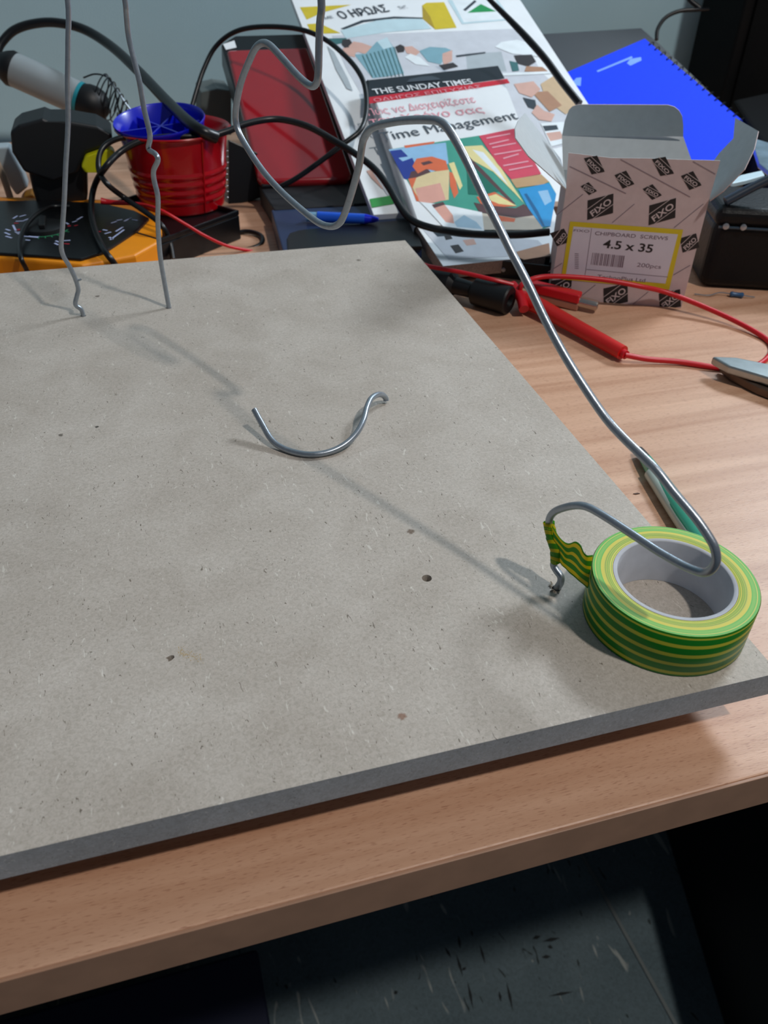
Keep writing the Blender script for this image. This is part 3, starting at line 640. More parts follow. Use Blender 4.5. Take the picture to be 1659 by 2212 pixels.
# front flap stands up from the fold, slightly towards the viewer
FF = Plane(FL, 90, 0); FF.u = u; FF.v = nrm(Z-dp*.04); FF.n = u.cross(FF.v)
ffq = [FL, FR, FF.p(1556, 347), FF.p(1480, 345), FF.p(1400, 342), FF.p(1320, 341), FF.p(1228, 330)]
panel('front_flap', ffq, -FF.n, None)
BF = Plane(FL+dp*D, 90, 0); BF.u = u; BF.v = nrm(Z+dp*.5); BF.n = u.cross(BF.v)
hb = BF.p(1214, 293); panel('back_flap', [FL+dp*D, FR+dp*D, BF.p(1492, 341), BF.p(1476, 295), BF.p(1214, 293)], -BF.n, None, [car_in, car_out])
TU = Plane(BF.p(1214, 293), 90, 0); TU.u = u; TU.v = nrm(Z-dp*.35); TU.n = u.cross(TU.v)
panel('tuck_flap', [TU.p(*p) for p in ((1214, 293), (1476, 295), (1476, 270), (1474, 252), (1467, 239), (1457, 231), (1443, 227), (1250, 226), (1237, 230), (1229, 238), (1220, 262))], -TU.n, None, [car_in, car_out])
LS = Plane(FL, 0); LS.u = dp; LS.v = nrm(Z*.75-u*.66); LS.n = LS.u.cross(LS.v)
panel('dust_flap', [FL, FL+dp*D*.9, LS.p(1210, 344), LS.p(1133, 245), LS.p(1118, 262), LS.p(1111, 279), LS.p(1112, 299), LS.p(1140, 338)], LS.n, None, [car_in, car_in])
RS = Plane(FR, 0); RS.u = dp; RS.v = nrm(Z*.85+u*.5); RS.n = RS.u.cross(RS.v)
panel('dust_flap', [FR, RS.p(1533, 434), RS.p(1562, 413), RS.p(1608, 366), RS.p(1629, 322), RS.p(1638, 283), RS.p(1612, 268), RS.p(1588, 254), RS.p(1586, 275), RS.p(1584, 299), RS.p(1554, 330), FR+dp*D*.8], RS.n, None, [car_in, car_out])
# printing on the carton
kb = mat('print_black', (28, 26, 28), .6); yb = mat('print_yellow', (206, 186, 30), .6); lb = mat('label_white', (206, 202, 214), .6); pk = mat('print_line', (120, 104, 116), .7); wt = mat('print_reverse', (196, 182, 182), .7)
g = G()
def diamond(pl, cx_, cy_, ang, w_, h_, off, fx=C6):
    ca, sa = math.cos(ang), math.sin(ang)
    def R(x, y): return fx(cx_+x*ca-y*sa, cy_+x*sa+y*ca)
    g.poly([pl.p(*R(*p), off) for p in ((-w_*.55, h_*.15), (-w_*.2, -h_*.6), (w_*.55, -h_*.15), (w_*.2, h_*.6))], 0)
    for s_ in (-1, 1): g.poly([pl.p(*R(*p), off+.02) for p in ((-w_*.42, s_*h_*.26+2), (w_*.42, s_*h_*.26+2), (w_*.42, s_*h_*.26-2), (-w_*.42, s_*h_*.26-2))], 1)
    a_ = R(-w_*.36, h_*.17); b2 = R(w_*.36, h_*.17); text_g(g, pl, 'FIXO', a_, b2, h_*.34/3.325, 1, off+.04, .02)
for cx_, cy_, an, w_, h_ in ((455, 820, -.62, 240, 150), (900, 855, -.62, 250, 150), (565, 1455, -.62, 220, 150), (955, 1490, -.62, 190, 140), (170, 1400, -.5, 190, 130), (1095, 1080, -.75, 150, 120), (168, 1040, -.9, 120, 130)):
    diamond(FP, cx_, cy_, an, w_, h_, .12)
for cx_, cy_, an, w_, h_ in ((412, 520, .75, 160, 105), (905, 530, .75, 170, 105), (628, 625, .62, 140, 100), (1108, 632, .62, 145, 105), (372, 690, .45, 110, 70), (828, 715, .5, 130, 85)):
    diamond(FF, cx_, cy_, an, w_, h_, .12)
def line(pl, p, q_, wpx, mi, off=.15, fx=C6):
    p = Vector((*fx(*p), 0)); q_ = Vector((*fx(*q_), 0)); n_ = Vector((-(q_-p).y, (q_-p).x, 0)).normalized()*wpx/2
    g.poly([pl.p(v.x, v.y, off) for v in (p+n_, q_+n_, q_-n_, p-n_)], mi)
for p, q_ in (((140, 880), (330, 730)), ((540, 935), (700, 800)), ((985, 970), (1195, 800)), ((80, 1290), (180, 1225)), ((980, 1310), (1100, 1240)), ((320, 1460), (420, 1380)), ((690, 1520), (800, 1430))): line(FP, p, q_, 1.4, 2)
for p, q_ in (((235, 530), (640, 725)), ((600, 480), (1100, 750)), ((1120, 495), (1280, 585))): line(FF, p, q_, 1.4, 2)
# label with yellow frame
LQ = [(238, 925), (1050, 985), (950, 1415), (172, 1340)]; c_ = (sum(p[0] for p in LQ)/4, sum(p[1] for p in LQ)/4)
g.poly([FP.p(*C6(*p), .2) for p in LQ], 3)
IN = [(262, 962), (1012, 1018), (922, 1372), (208, 1305)]
g.poly([FP.p(*C6(*p), .26) for p in IN], 4)
line(FP, (392, 975), (345, 1310), 1.2, 2, .3); line(FP, (355, 1270), (940, 1325), 1.2, 2, .3)
line(FP, (266, 985), (250, 1050), 0.6, 4, .3)
text_g(g, FP, 'FIXO', C6(262, 998), C6(375, 1005), 5.5, 2, .34); text_g(g, FP, 'CHIPBOARD  SCREWS', C6(415, 1022), C6(938, 1060), 8, 2, .34, .006)
text_g(g, FP, '4.5 x 35', C6(470, 1112), C6(825, 1150), 18, 0, .34, .02); text_g(g, FP, '200pcs', C6(715, 1250), C6(888, 1266), 9, 2, .34)
text_g(g, FP, 'TechnoPlus Ltd', C6(432, 1332), C6(775, 1362), 8, 2, .34, .005)
x = 400
while x < 636:
    wv = random.choice((4, 7, 10)); y0 = 1150+(x-400)*.1; g.poly([FP.p(*C6(*p), .34) for p in ((x, y0), (x+wv, y0), (x+wv-14, y0+85), (x-14, y0+85))], 2); x += wv+random.choice((4, 6, 9))
for k in range(9): y0 = 1155+k*13; g.poly([FP.p(*C6(*p), .34) for p in ((272, y0), (300, y0+2), (299, y0+6), (271, y0+4))], 2)
g.build('printing', [kb, wt, pk, yb, lb], fpanel)

# ---- metal bucket standing in a black tray with blue insert
red_e = mat('red_enamel', (176, 4, 20), .22, coat=.4, noise=.06, nscale=50)
BC = Vector((30, 648, -7)); BH = 54.0
bucket = thing('metal_bucket', 'small red enamelled metal bucket standing on a flat black box', 'bucket', tuple(BC))
prof = [(0, .5), (0, 30)]+[(h_, 31+7.5*h_/BH+(.7 if 8 < h_ < 30 and int(h_/3.0) % 2 else 0)) for h_ in [i*1.0 for i in range(1, int(BH))]]+[(BH, 39.2), (BH+1, 40.4), (BH+.2, 41), (BH-.8, 40.4)]
inner = [(BH+.6, 39.4), (BH-1, 37.5), (4, 29.5), (3, .5)]
G().lathe(BC, (0, 0, 1), prof+inner, 0, 64).build('body', red_e, bucket, sharp=60)
s = BC+Vector((14, -28.6, 2)); G().tube([s, BC+Vector((17, -35, BH-2))], .7, seg=8, sub=3).build('seam', red_e, bucket)
ins = thing('sorting_tub', 'blue plastic tub with compartments sitting tilted in the red bucket', 'container', tuple(BC+Vector((-4, 0, 40))))
bp = mat('blue_plastic', (12, 26, 190), .28, coat=.2); ax = Vector((-.08, -.12, 1)).normalized(); c = BC+Vector((-9, -3, 60))-ax*33
G().lathe(c, ax, [(0, .5), (0, 24), (31, 31.5), (33, 32.4), (34, 32), (33, 30.8), (14, 26.5), (14, .5)], 0, 56).build('tub', bp, ins, sharp=60)
e1 = ax.orthogonal().normalized(); e2 = ax.cross(e1)
for k in range(3):
    t = k*math.pi/3+.3; r1 = (e1*math.cos(t)+e2*math.sin(t)); r2 = ax.cross(r1)
    G().box(c-r1*28+ax*14-r2*.6, r1*56, r2*1.2, ax*15).build('divider', bp, ins)
A = onz(352, 512, -3); Bp = onz(516, 452, -3); dv = nrm(Bp-A); bk = Vector((-dv.y, dv.x, 0)); A = A-dv*4; wd_ = 88.0; ln = (Bp-A).length
tray = thing('lipped_box', 'flat lipped black plastic box that the red bucket stands on', 'box', tuple(A+Vector((0, 0, -22))))
tm = mat('tray_black', (11, 12, 15), .35); A0 = Vector((A.x, A.y, DESK))
G().box(A0, dv*ln, bk*wd_, Z*17.8).build('body', tm, tray, 1)
for (o_, d_, L_, t_) in ((A0, dv, ln, bk), (A0+bk*(wd_-2), dv, ln, bk), (A0, bk, wd_, dv), (A0+dv*(ln-2), bk, wd_, dv)):
    G().box(o_+Z*17.8, d_*L_, t_*2, Z*3.6).build('lip', tm, tray, .6)

# ---- black ring pad between bucket and red device
PADP = Plane((70, 700, -23), 78, 0)
pad = thing('ring_pad', 'black ring bound pad standing between red bucket and red device', 'notepad', (75, 700, DESK))
q = [PADP.p(*p) for p in ((494, 448), (570, 425), (556, 330), (494, 302))]
G().slab(q, -PADP.n*9, 0).build('cover', tm, pad, .6)
ring = mat('ring_wire', (150, 155, 165), .3, .8)
for k in range(9):
    c = PADP.p(490+.8*math.sin(k), 326+k*12.5, -3)
    G().tube([c+(Vector((1, 0, 0))*math.cos(t)+PADP.n*math.sin(t))*2.6+Z*(.5*t/6.3) for t in [2*math.pi*i/12 for i in range(13)]], .35, seg=6, sub=1, cap=False).build('ring', ring, pad)

# ---- multimeter
meter = thing('multimeter', 'black faced multimeter in an orange yellow holster behind the sheet', 'multimeter', tuple(onz(150, 520, DESK)))
org = mat('holster_yellow', (240, 146, 8), .5, noise=.04); face = mat('meter_face', (10, 12, 15), .35)
q = [onz(*p, -4) for p in ((-170, 552), (0, 556), (120, 566), (176, 572), (232, 562), (292, 550), (342, 522), (349, 498), (347, 478), (338, 458), (300, 446), (220, 430), (0, 424), (-170, 430))]
G().slab(q, Vector((0, 0, -20.5)), 0).build('holster', org, meter, 2.0, 3)
q = [onz(*p, -2) for p in ((-150, 538), (0, 546), (100, 552), (174, 558), (224, 543), (300, 493), (322, 470), (290, 454), (220, 438), (100, 432), (0, 433), (-150, 436))]
G().slab(q, Vector((0, 0, -8)), 0).build('front_face', face, meter, .8)
dc = onz(95, 494, -2); dial = G().lathe(dc, Z, [(-.5, 14.2), (2.2, 13.8), (3, 12.6), (3, .4)], 0, 40).build('rotary_dial', mat('dial_black', (10, 10, 12), .5), meter)
G().box(dc+Vector((-2, -10, 3)), (4, 0, 0), (0, 20, 0), (0, 0, 3)).build('dial_grip', mat('dial_black'), dial, .6)
g = G()
def arc(r0, r1, a0, a1, mi):
    P = []; n_ = 14
    for i in range(n_+1): t = math.radians(a0+(a1-a0)*i/n_); P.append(dc+Vector((math.cos(t)*r1, math.sin(t)*r1, .15)))
    for i in range(n_, -1, -1): t = math.radians(a0+(a1-a0)*i/n_); P.append(dc+Vector((math.cos(t)*r0, math.sin(t)*r0, .15)))
    g.poly(P, mi)
arc(16, 17.2, 40, 120, 0); arc(16, 17.2, -100, -20, 0); arc(15.5, 17, 190, 215, 1); arc(15.5, 17, 235, 262, 1); arc(16, 17.4, 18, 34, 1); arc(15.5, 17.5, 170, 180, 2); arc(15.5, 17.5, 2, 10, 2)
for t in list(range(45, 121, 12))+list(range(-98, -20, 13)):
    t = math.radians(t); d_ = Vector((math.cos(t), math.sin(t), 0)); s_ = Vector((-d_.y, d_.x, 0))*.35; g.poly([dc+d_*17-s_+Z*.16, dc+d_*20-s_+Z*.16, dc+d_*20+s_+Z*.16, dc+d_*17+s_+Z*.16], 0)
def bar(px, py, dx, dy, wv, mi):
    p = onz(px, py, -1.84); q_ = onz(px+dx, py+dy, -1.84); n_ = Vector((-(q_-p).y, (q_-p).x, 0)).normalized()*wv; g.poly([p-n_, q_-n_, q_+n_, p+n_], mi)
for a_ in [(28, 472, 10, -6), (42, 468, 14, -4), (34, 478, 18, -1), (52, 476, 14, -5), (12, 495, 10, 3), (10, 502, 12, 5), (12, 510, 14, 4), (28, 486, 6, 12), (33, 500, 8, 6), (50, 510, 34, 3), (55, 518, 10, 1), (120, 520, 8, 3), (136, 520, 16, -1), (118, 525, 8, 4), (156, 480, 10, -3), (166, 475, 12, -7), (226, 505, 14, -4), (236, 512, 8, 5), (240, 482, 12, -4), (252, 476, 12, -2), (238, 518, 30, -22), (268, 478, 16, -8), (285, 474, 12, 2), (250, 500, 16, -10), (222, 496, 10, 2)]: bar(*a_, .7, 1)
for a_ in [(30, 482, 10, 0), (160, 488, 8, -2), (208, 500, 10, 0), (138, 526, 12, 1)]: bar(*a_, .6, 2)
g.build('dial_markings', [mat('mark_green', (40, 120, 80), .5), mat('mark_white', (170, 180, 215), .5), mat('mark_red', (170, 30, 50), .5)], meter)

# ---- soldering iron handle with black ends, coil holder
ir = thing('soldering_iron', 'thick light grey handle with black ends hanging at the top left', 'tool', tuple(at(90, 180, 700)))
a = at(20, 146, 690); b_ = at(172, 214, 700); d = nrm(b_-a)
G().tube([a, b_], 13.8, seg=32, sub=4).build('handle', mat('handle_grey', (150, 160, 164), .45, noise=.03), ir)
G().tube([b_-d*1.5, b_+d*1.5], 14.1, seg=32, sub=2).build('ring', mat('teal_ring', (30, 140, 155), .4), ir)
hb_ = mat('rubber_black', (9, 11, 14), .5)
G().lathe(b_+d*1.5, d, [(0, 13.6), (4, 15), (10, 15.5), (16, 14), (21, 10), (24, 3), (24.3, .3)], 0, 32).build('nose_cap', hb_, ir)
G().lathe(a+d*3, -d, [(-2, .5), (-2, 14), (2, 14.4), (7, 12), (12, 8.5), (18, 6.5), (19, .3)], 0, 32).build('tail_cap', hb_, ir)
cg = thing('coil_holder', 'thin wire coil holder around the nose of the soldering iron handle', 'holder', tuple(at(245, 250, 715)))
for (cx_, cy_, r_) in ((212, 204, 18), (220, 209, 17), (230, 216, 16), (240, 224, 14), (250, 232, 12), (262, 238, 9)):
    c = at(cx_, cy_, 706); e1 = nrm(d.cross(Z)); e2 = d.cross(e1)
    G().tube([c+(e1*math.cos(t)+e2*math.sin(t))*r_+d*(3*t/6.3) for t in [2*math.pi*i/16 for i in range(17)]], .6, seg=7, sub=2, cap=False).build('coil', dk, cg)
G().tube([at(226, 160, 700), at(240, 178, 700), at(256, 200, 700), at(270, 222, 702), at(284, 240, 705)], .8, seg=8, sub=4).build('bright_strand', steel, cg)
G().tube([at(180, 168, 700), at(205, 160, 700), at(230, 166, 700), at(246, 185, 700), at(252, 215, 704), at(262, 262, 712)], .7, seg=8, sub=5).build('strand', dk, cg)

# ---- black bulky adapter, yellow clip, pale plastic piece at far left
def facing(px_pts, y, thick, mi=0, mside=None, g=None):
    q = [onplane(x, yy, Vector((0, y, 0)), Vector((0, 1, 0))) for x, yy in px_pts]
    return (g or G()).slab(q, Vector((0, thick, 0)), mi, mside)
adp = thing('power_adapter', 'bulky black plastic adapter standing behind the multimeter', 'adapter', (-60, 690, DESK))
facing([(22, 285), (40, 270), (92, 256), (106, 262), (150, 262), (208, 272), (244, 292), (240, 312), (188, 330), (168, 372), (112, 392), (52, 372), (26, 330)], 655, 40).build('housing', mat('adapter_black', (13, 16, 20), .5), adp, 5, 3)
facing([(60, 366), (188, 352), (190, 420), (186, 452), (82, 450), (70, 412)], 662, 30).build('plug_body', hb_, adp, 3, 3)
o = facing([(175, 362), (184, 338), (214, 328), (240, 322), (250, 334), (238, 362), (212, 374), (184, 374)], 650, 14).build('yellow_clip', mat('yellow_plastic', (208, 208, 14), .4), None, 2.5, 3)
tag(o, 'small yellow plastic clip wedged beside the black adapter', 'clip')
o = facing([(-14, 318), (20, 316), (50, 372), (62, 404), (36, 424), (22, 404), (-6, 350)], 700, 14).build('plastic_bracket', mat('pale_plastic', (170, 186, 194), .4), None, 2, 3)
tag(o, 'pale bluish white plastic bracket at left edge behind the multimeter', 'bracket')
o = G().tube([onplane(-16, 330, Vector((0, 700, 0)), V0), onplane(8, 385, Vector((0, 690, 0)), V0), onplane(28, 445, Vector((0, 680, 0)), V0)], 2.4, seg=10, sub=4).build('wooden_stick', mat('stick_wood', (150, 126, 104), .7, noise=.1), None)
tag(o, 'thin tan wooden stick leaning at the left edge beside the pale bracket', 'stick')
o = facing([(42, 438), (52, 426), (72, 420), (78, 432), (74, 452), (46, 452)], 690, 20).build('orange_cap', mat('cap_orange', (196, 126, 24), .5), None, 2, 2)
tag(o, 'small dull orange cap peeking out between multimeter and black adapter', 'cap')
o = facing([(434, 200), (470, 192), (500, 196), (500, 292), (434, 285)], 860, 50).build('grey_box', mat('grey_box', (98, 108, 108), .8), None, 1)
tag(o, 'small grey green box standing by the wall behind the red bucket', 'box')

# ---- battery holder, black jack, red leads
def obox(c0, c1, r_, h0, h1): pass
a = onz(988, 590, DESK); b_ = onz(1185, 612, DESK); d = nrm(b_-a); n_ = Vector((-d.y, d.x, 0)); L_ = (b_-a).length
bat = thing('battery_holder', 'open black plastic battery holder lying in front of the booklet', 'battery holder', tuple(a))
g = G(); g.box(a, d*L_, n_*17, Z*2).build('base', hb_, bat, .3)
for o_ in (a, a+n_*15.6): G().box(o_+Z*2, d*L_, n_*1.4, Z*10).build('side_wall', hb_, bat, .3)
for o_ in (a, a+d*(L_-1.6)): G().box(o_+Z*2+n_*1.4, d*1.6, n_*14.2, Z*12).build('end_wall', hb_, bat, .3)
for t in (.12, .5): G().lathe(a+d*L_*t+n_*(-.05)+Z*6, -n_, [(0, 1.5), (.5, 1.5), (.7, 1), (.7, .1)], 0, 14).build('rivet', steel, bat)
jk = thing('black_jack_body', 'thick black plastic cylinder with a side notch, touching the sheet edge', 'connector', tuple(onz(1030, 660, DESK)))
a = onz(948, 607, -16); b_ = onz(1103, 650, -16); d = nrm(b_-a); L_ = (b_-a).length
G().lathe(a-d*6, d, [(0, .3), (0, 8.2), (L_*.30, 8.8), (L_*.36, 5.6), (L_*.58, 5.0), (L_*.64, 8.6), (L_+4.6, 8.8), (L_+5.6, 8), (L_+5.7, 4), (L_+3, 3.4), (L_+3, .3)], 0, 36).build('body', hb_, jk, sharp=30)
rd = mat('red_rubber', (206, 22, 36), .4); rd2 = mat('red_bright', (214, 30, 26), .35)
def RW(P, r_=1.15): return [onz(*p) for p in P]
lead = thing('red_test_lead', 'red test lead looping over the desk beside the screw carton', 'lead', tuple(onz(1400, 700, DESK)))
G().tube(RW([(1350, 767, -20), (1400, 776, -22), (1470, 782, -23), (1560, 796, -23.7), (1610, 797, -23.7), (1650, 780, -23.7), (1668, 750, -23.7), (1640, 722, -23), (1560, 680, -20), (1450, 635, -14), (1380, 618, -9), (1300, 604, -6), (1210, 597, -5), (1160, 600, -6), (1128, 614, -8), (1122, 632, -14)]), 1.6, seg=12, sub=8).build('cable', rd, lead)
G().tube([onz(1120, 636, -18), onz(1140, 650, -18), onz(1170, 664, -18), onz(1230, 698, -19), onz(1345, 762, -20)], lambda t: 3.2+2.6*min(1, t*5)-1.6*t, seg=20, sub=6).build('probe_handle', rd2, lead)
G().tube([onz(1338, 758, -20), onz(1352, 767, -20)], 2.6, seg=16, sub=2).build('cable_sleeve', rd, lead)
G().tube([onz(1106, 616, -12), onz(1124, 640, -15), onz(1132, 668, -19)], 3.2, seg=14, sub=4).build('strain_relief', rd, lead)
ban = thing('banana_plug', 'red plug with bare metal tip lying in front of the carton', 'plug', tuple(onz(1200, 655, DESK)))
a = onz(1140, 622, -17); b_ = onz(1253, 650, -19); d = nrm(b_-a); n_ = Vector((-d.y, d.x, 0))
G().box(a-n_*4-Z*1, b_-a, n_*8, Z*6).build('body', rd, ban, 1, 3)
G().box(a-n_*3.6-Z*6, (b_-a), n_*7.2, Z*5).build('clear_base', mat('clear_base', (170, 120, 100), .2), ban, 1, 2)
G().lathe(b_-Z*.5, d, [(-1, .3), (-1, 3.4), (10, 3.4), (11.5, 3.1), (11.5, 2.2), (8, 2), (8, .3)], 0, 24).build('metal_tip', mat('nickel', (200, 190, 180), .2, .9), ban, sharp=30)
o = G().tube(RW([(915, 572, -6), (935, 577, -5), (1000, 589, -5), (1060, 603, -5), (1108, 615, -8)]), 1.4, seg=10, sub=6).build('red_wire', rd, None); tag(o, 'straight red wire lying across the black plastic cylinder by the sheet corner', 'wire')
o = G().tube([at(x, y, dd) for x, y, dd in ((218, 434, 8), (240, 437, 7), (300, 441, 8), (345, 453, 554), (400, 484, 558), (440, 508, 566), (490, 531, 580), (546, 543, 594))], lambda t: 2.3-1.2*min(1, t*3), seg=12, sub=6).build('red_meter_lead', rd, None)
tag(o, 'red lead running from behind the multimeter past the bucket to the sheet', 'lead')

# ---- resistor
rs = thing('resistor', 'tiny blue resistor with bent wire legs in front of the black camera case', 'resistor', tuple(onz(1590, 637, DESK)))
G().lathe(onz(1577, 635, -23), nrm(onz(1606, 638, -23)-onz(1577, 635, -23)), [(0, .3), (0, 1.4), (1, 1.9), (2.5, 1.5), (6, 1.5), (7.5, 1.9), (8.5, 1.4), (8.5, .3)], 0, 20).build('body', mat('res_blue', (50, 90, 130), .35), rs)
G().tube(RW([(1500, 635, -24), (1530, 638, -23.6), (1555, 632, -23), (1580, 635, -23)]), .4, seg=8, sub=4).build('leg', steel, rs); G().tube(RW([(1604, 638, -23), (1630, 642, -24)]), .4, seg=8, sub=4).build('leg', steel, rs)

# ---- pliers tip
pl_ = thing('pliers', 'steel tip of needle nose pliers reaching in at the right edge', 'pliers', tuple(onz(1640, 810, DESK)))
chrome = mat('plier_steel', (168, 172, 172), .28, .8, noise=.12, nscale=120)
G().slab([onz(*p, -14) for p in ((1538, 769), (1590, 771), (1650, 783), (1760, 806), (1760, 850), (1650, 812), (1575, 790))], Vector((0, 0, -5)), 0).build('upper_jaw', chrome, pl_, 1.2, 3)
G().slab([onz(*p, -19.5) for p in ((1556, 785), (1600, 798), (1660, 812), (1760, 836), (1760, 880), (1640, 835), (1580, 805))], Vector((0, 0, -5)), 0).build('lower_jaw', mat('plier_dark', (110, 92, 80), .35, .7), pl_, 1.0, 3)

# ---- green screwdriver-like pen behind the roll
gp = thing('green_marker', 'slim translucent green handled tool with dark tip lying behind the tape roll', 'tool', tuple(onz(1450, 1080, DESK)))
a = onz(1381, 972, -21.5); b_ = onz(1560, 1240, -20); d = nrm(b_-a)
def squash(P, r0, r1, wf): pass
G().tube([a.lerp(b_, t) for t in (.10, .3, .6, 1.0)], lambda t: 2.9+1.9*min(1, t*1.6), seg=20, sub=5).build('barrel', mat('green_clear', (60, 170, 140), .15, coat=.6), gp)
G().tube([a.lerp(b_, t) for t in (0, .05, .12)], lambda t: 1.9+1.0*t, seg=16, sub=4).build('dark_tip', mat('tip_dark', (60, 56, 54), .4), gp)
sd = Vector((d.y, -d.x, 0))*-1
G().tube([a.lerp(b_, t)+Vector((-d.y*-0, 0, 0))+Vector((d.y, -d.x, 0))*(-1.0 if t < .2 else 1.4)*1+Z*-.3 for t in (.22, .5, 1.0)], lambda t: 3.4+.6*t, seg=16, sub=5).build('pale_window', mat('pale_clear', (188, 206, 198), .2, coat=.4), gp)

# ---- chip on the desk
p = onz(1375, 1067, DESK+.02); o = G().slab([p+Vector((-1.6, .3, 0)), p+Vector((-.6, -.5, 0)), p+Vector((1.5, -.3, 0)), p+Vector((.7, .5, 0))], Vector((0, 0, .3))).build('wood_splinter', mat('splinter', (88, 62, 50), .8), None)
tag(o, 'tiny dark brown splinter lying on the desk beside the sheet', 'splinter')

# ---- black leather case, silver bits, big black box
CB = Vector((356, 449, DESK)); cu = nrm(Vector((.93, -.37, 0))); cd_ = Vector((-cu.y, cu.x, 0))
case = thing('camera_case', 'black leather case standing right of the screw carton', 'case', tuple(CB))
lea = mat('black_leather', (7, 9, 12), .5, spec=.25, bump=.6, bscale=500)
G().box(CB, cu*120, cd_*52, Z*46).build('body', lea, case, 7, 4)
lid = G().box(CB+Z*42-cu*1-cd_*1.5, cu*122, cd_*55, Z*12).build('lid', lea, case, 5, 4)
zp = CB+Z*42; G().tube([zp-cd_*.8+cu*2, zp-cd_*1.8+cu*60, zp-cd_*.8+cu*118], .9, seg=8, sub=6).build('zip', mat('zip_grey', (60, 76, 90), .3, .4), lid)
for k in (0, 1): G().lathe(zp+cu*(6+11*k)-cd_*1.5+Z*1, -cd_, [(0, 2), (1, 2), (1.3, 1.2), (1.3, .1)], 0, 16).build('stud', steel, lid)
G().tube([CB+Z*56+cu*4+cd_*6, CB+Z*70+cu*30+cd_*12, CB+Z*88+cu*70+cd_*16, CB+Z*98+cu*120+cd_*18], 3.0, seg=12, sub=6).build('strap', mat('strap_blue_black', (40, 52, 66), .35), case)
bxm = mat('speaker_black', (7, 9, 11), .7, spec=.15)
c0 = onplane(1490, 128, Vector((0, 925, 0)), V0)
spk = thing('black_cabinet', 'large black cabinet standing on the desk at the top right against the wall', 'cabinet', (c0.x+150, 888, DESK))
G().box((c0.x, 850, DESK), (300, 0, 0), (0, 76, 0), (0, 0, 330)).build('cabinet_body', bxm, spk, 3, 3)
G().box((c0.x+12, 847, DESK+20), (276, 0, 0), (0, 3.2, 0), (0, 0, 290)).build('front_grille', mat('grille', (5, 7, 8), .9, spec=.1, bump=1, bscale=1200), spk, 1)
q = [onz(*p, 20) for p in ((1585, 215), (1700, 190), (1760, 420), (1672, 420), (1640, 300))]
o = G().slab(q, Vector((0, 0, -45)), 0).build('black_pouch', mat('pouch_black', (5, 6, 7), .9, spec=.1), None, 4, 3)
tag(o, 'low black pouch lying right of the notebook coil', 'pouch')
cbx = mat('silver_foil', (150, 175, 190), .25, .4, noise=.25, nscale=60)
o = G().slab([onz(*p, 26) for p in ((1622, 296), (1700, 320), (1700, 400), (1640, 352))], Vector((0, 0, -4)), 0).build('silver_packet', cbx, None, .8)
tag(o, 'shiny silver blue packet at the right edge above the black case', 'packet')
o = G().slab([onz(*p, 27) for p in ((1578, 390), (1600, 378), (1646, 368), (1652, 378), (1610, 390), (1582, 396))], Vector((0, 0, -3)), 0).build('white_strip', mat('strip_white', (200, 225, 235), .4), None, .5)
tag(o, 'short white strip lying beside the right flap of the carton', 'strip')

# ---- cables
bc = mat('cable_black', (14, 16, 19), .35)
def cable(name, label, P, r_, sub=8):
    o = G().tube([at(*p) for p in P], r_, seg=12, sub=sub).build(name, bc, None); return tag(o, label, 'cable', None)
cable('thick_cable', 'thick black cable arching from the grey handle down into the bucket', [(-6, 112, 690), (4, 92, 690), (30, 66, 690), (70, 52, 690), (120, 49, 688), (180, 63, 686), (240, 100, 672), (300, 155, 640), (360, 218, 600), (405, 262, 568), (436, 284, 560), (468, 297, 566)], lambda t: 3.4+.9*t)
cable('looped_cable', 'black cable looping high over the red device onto the paperback', [(412, 240, 700), (425, 195, 700), (440, 150, 700), (465, 102, 698), (505, 70, 690), (560, 58, 680), (640, 62, 668), (700, 84, 660), (750, 125, 648), (780, 165, 640), (791, 205, 635), (790, 250, 626), (776, 284, 618), (740, 312, 616), (690, 350, 618), (640, 385, 622), (600, 406, 626)], 2.0)
cable('long_cable', 'long black cable sagging across the paperback from bucket to screw carton', [(254, 582, -14), (246, 568, -5), (225, 540, 1.5), (206, 500, 2), (197, 455, 6), (203, 405, 16), (225, 365, 548), (258, 330, 553), (300, 306, 556), (350, 297, 560), (400, 295, 563), (450, 294, 568), (490, 284, 573), (530, 268, 580), (580, 258, 588), (620, 260, 590), (670, 275, 590), (720, 303, 590), (770, 334, 583), (810, 366, 577), (840, 405, 570), (865, 448, 562), (892, 477, 556), (935, 493, 551), (990, 503, 550), (1050, 507, 549), (1120, 507, 549), (1186, 501, 550)], lambda t: 2.0+.6*t, 6)
cable('thin_cable', 'thin black cable curling past the yellow clip and over the meter end', [(300, 300, 566), (262, 298, 562), (230, 312, 560), (215, 335, 558), (214, 368, 556), (232, 398, 552), (270, 428, 12), (320, 462, 7), (350, 488, 2), (366, 520, -8), (374, 560, -18)], 1.9)
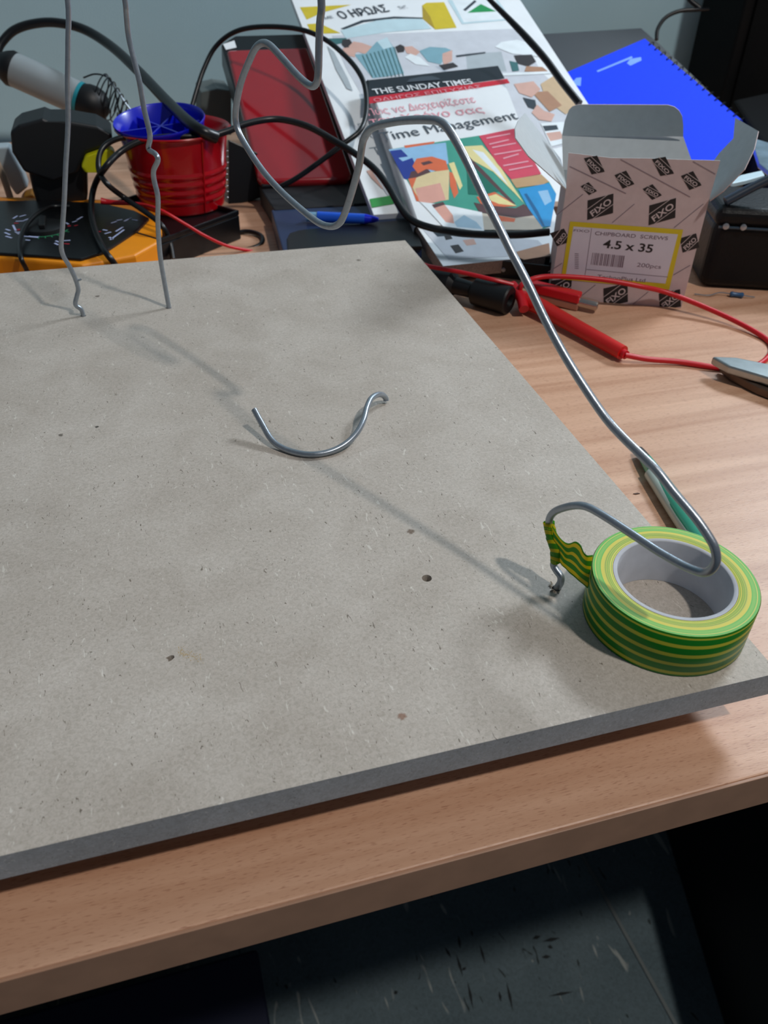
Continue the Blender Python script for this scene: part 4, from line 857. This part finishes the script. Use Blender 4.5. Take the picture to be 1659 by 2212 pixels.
cable('meter_cable', 'thin black cable curved over the dial of the multimeter', [(150, 446, 1), (110, 447, 2), (80, 462, 4), (56, 488, 3), (43, 522, 1.5), (45, 556, 0.5), (56, 580, -7), (62, 596, -14)], 1.5)
cable('desk_loop_cable', 'flat black cable loop lying on the desk right of the tray', [(410, 560, 592), (440, 530, 606), (480, 512, 614), (530, 500, 618), (562, 508, 612), (566, 524, 604), (545, 536, 600), (500, 544, 596), (455, 548, 594), (420, 562, 590)], 1.7)
cable('right_cable', 'black cable running diagonally over the catalogue edge at the top', [(1040, -20, 650), (1062, 4, 650), (1100, 42, 648), (1140, 84, 645), (1180, 130, 640), (1215, 178, 634), (1252, 224, 628)], lambda t: 1.5+1.3*min(1, t*2))
cable('corner_cable', 'thin black cable curling from the black cabinet down behind the notebook', [(1418, 86, 850), (1421, 62, 850), (1438, 38, 850), (1468, 24, 850), (1505, 21, 850), (1530, 20, 855)], 2.0)
cable('upper_corner_cable', 'short black cable dropping to the top of the black cabinet', [(1478, -20, 850), (1490, 0, 850), (1512, 18, 850)], 2.4)

# ---- under the desk
a = onz(1310, 1945, -775); b_ = onz(1415, 2135, -775); d = nrm(b_-a); n_ = Vector((-d.y, d.x, 0))
o = G().box(a-d*500-n_*2, d*1500, n_*4, Z*2).build('trim_1', mat('floor_trim', (110, 118, 118), .5), None); struct(o)
a = onz(1366, 1958, -775)+Vector((70, 0, 0)); b_ = onz(1429, 2212, -775)+Vector((70, 0, 0)); d = nrm(a-b_)
o = G().box(b_-d*400, d*800, Vector((d.y, -d.x, 0))*260, Z*240).build('shadow_block', mat('shadow_block_black', (12, 12, 13), .6), None, 3); tag(o, 'added black block on the floor under the desk at the right, casting a shadow', 'blocker')  # added block whose soft shadow ends the lit floor at the right
p = onz(556, 2046, -560)
o = G().box((p.x-420, p.y-420, -775), (420, 0, 0), (0, 420, 0), (0, 0, 215)).build('navy_storage_box', mat('navy_box', (16, 22, 48), .7), None, 4); tag(o, 'dark navy box standing on the floor under the desk at the left', 'box')
for o in list(bpy.data.objects):
    if '_b' in o: del o['_b']
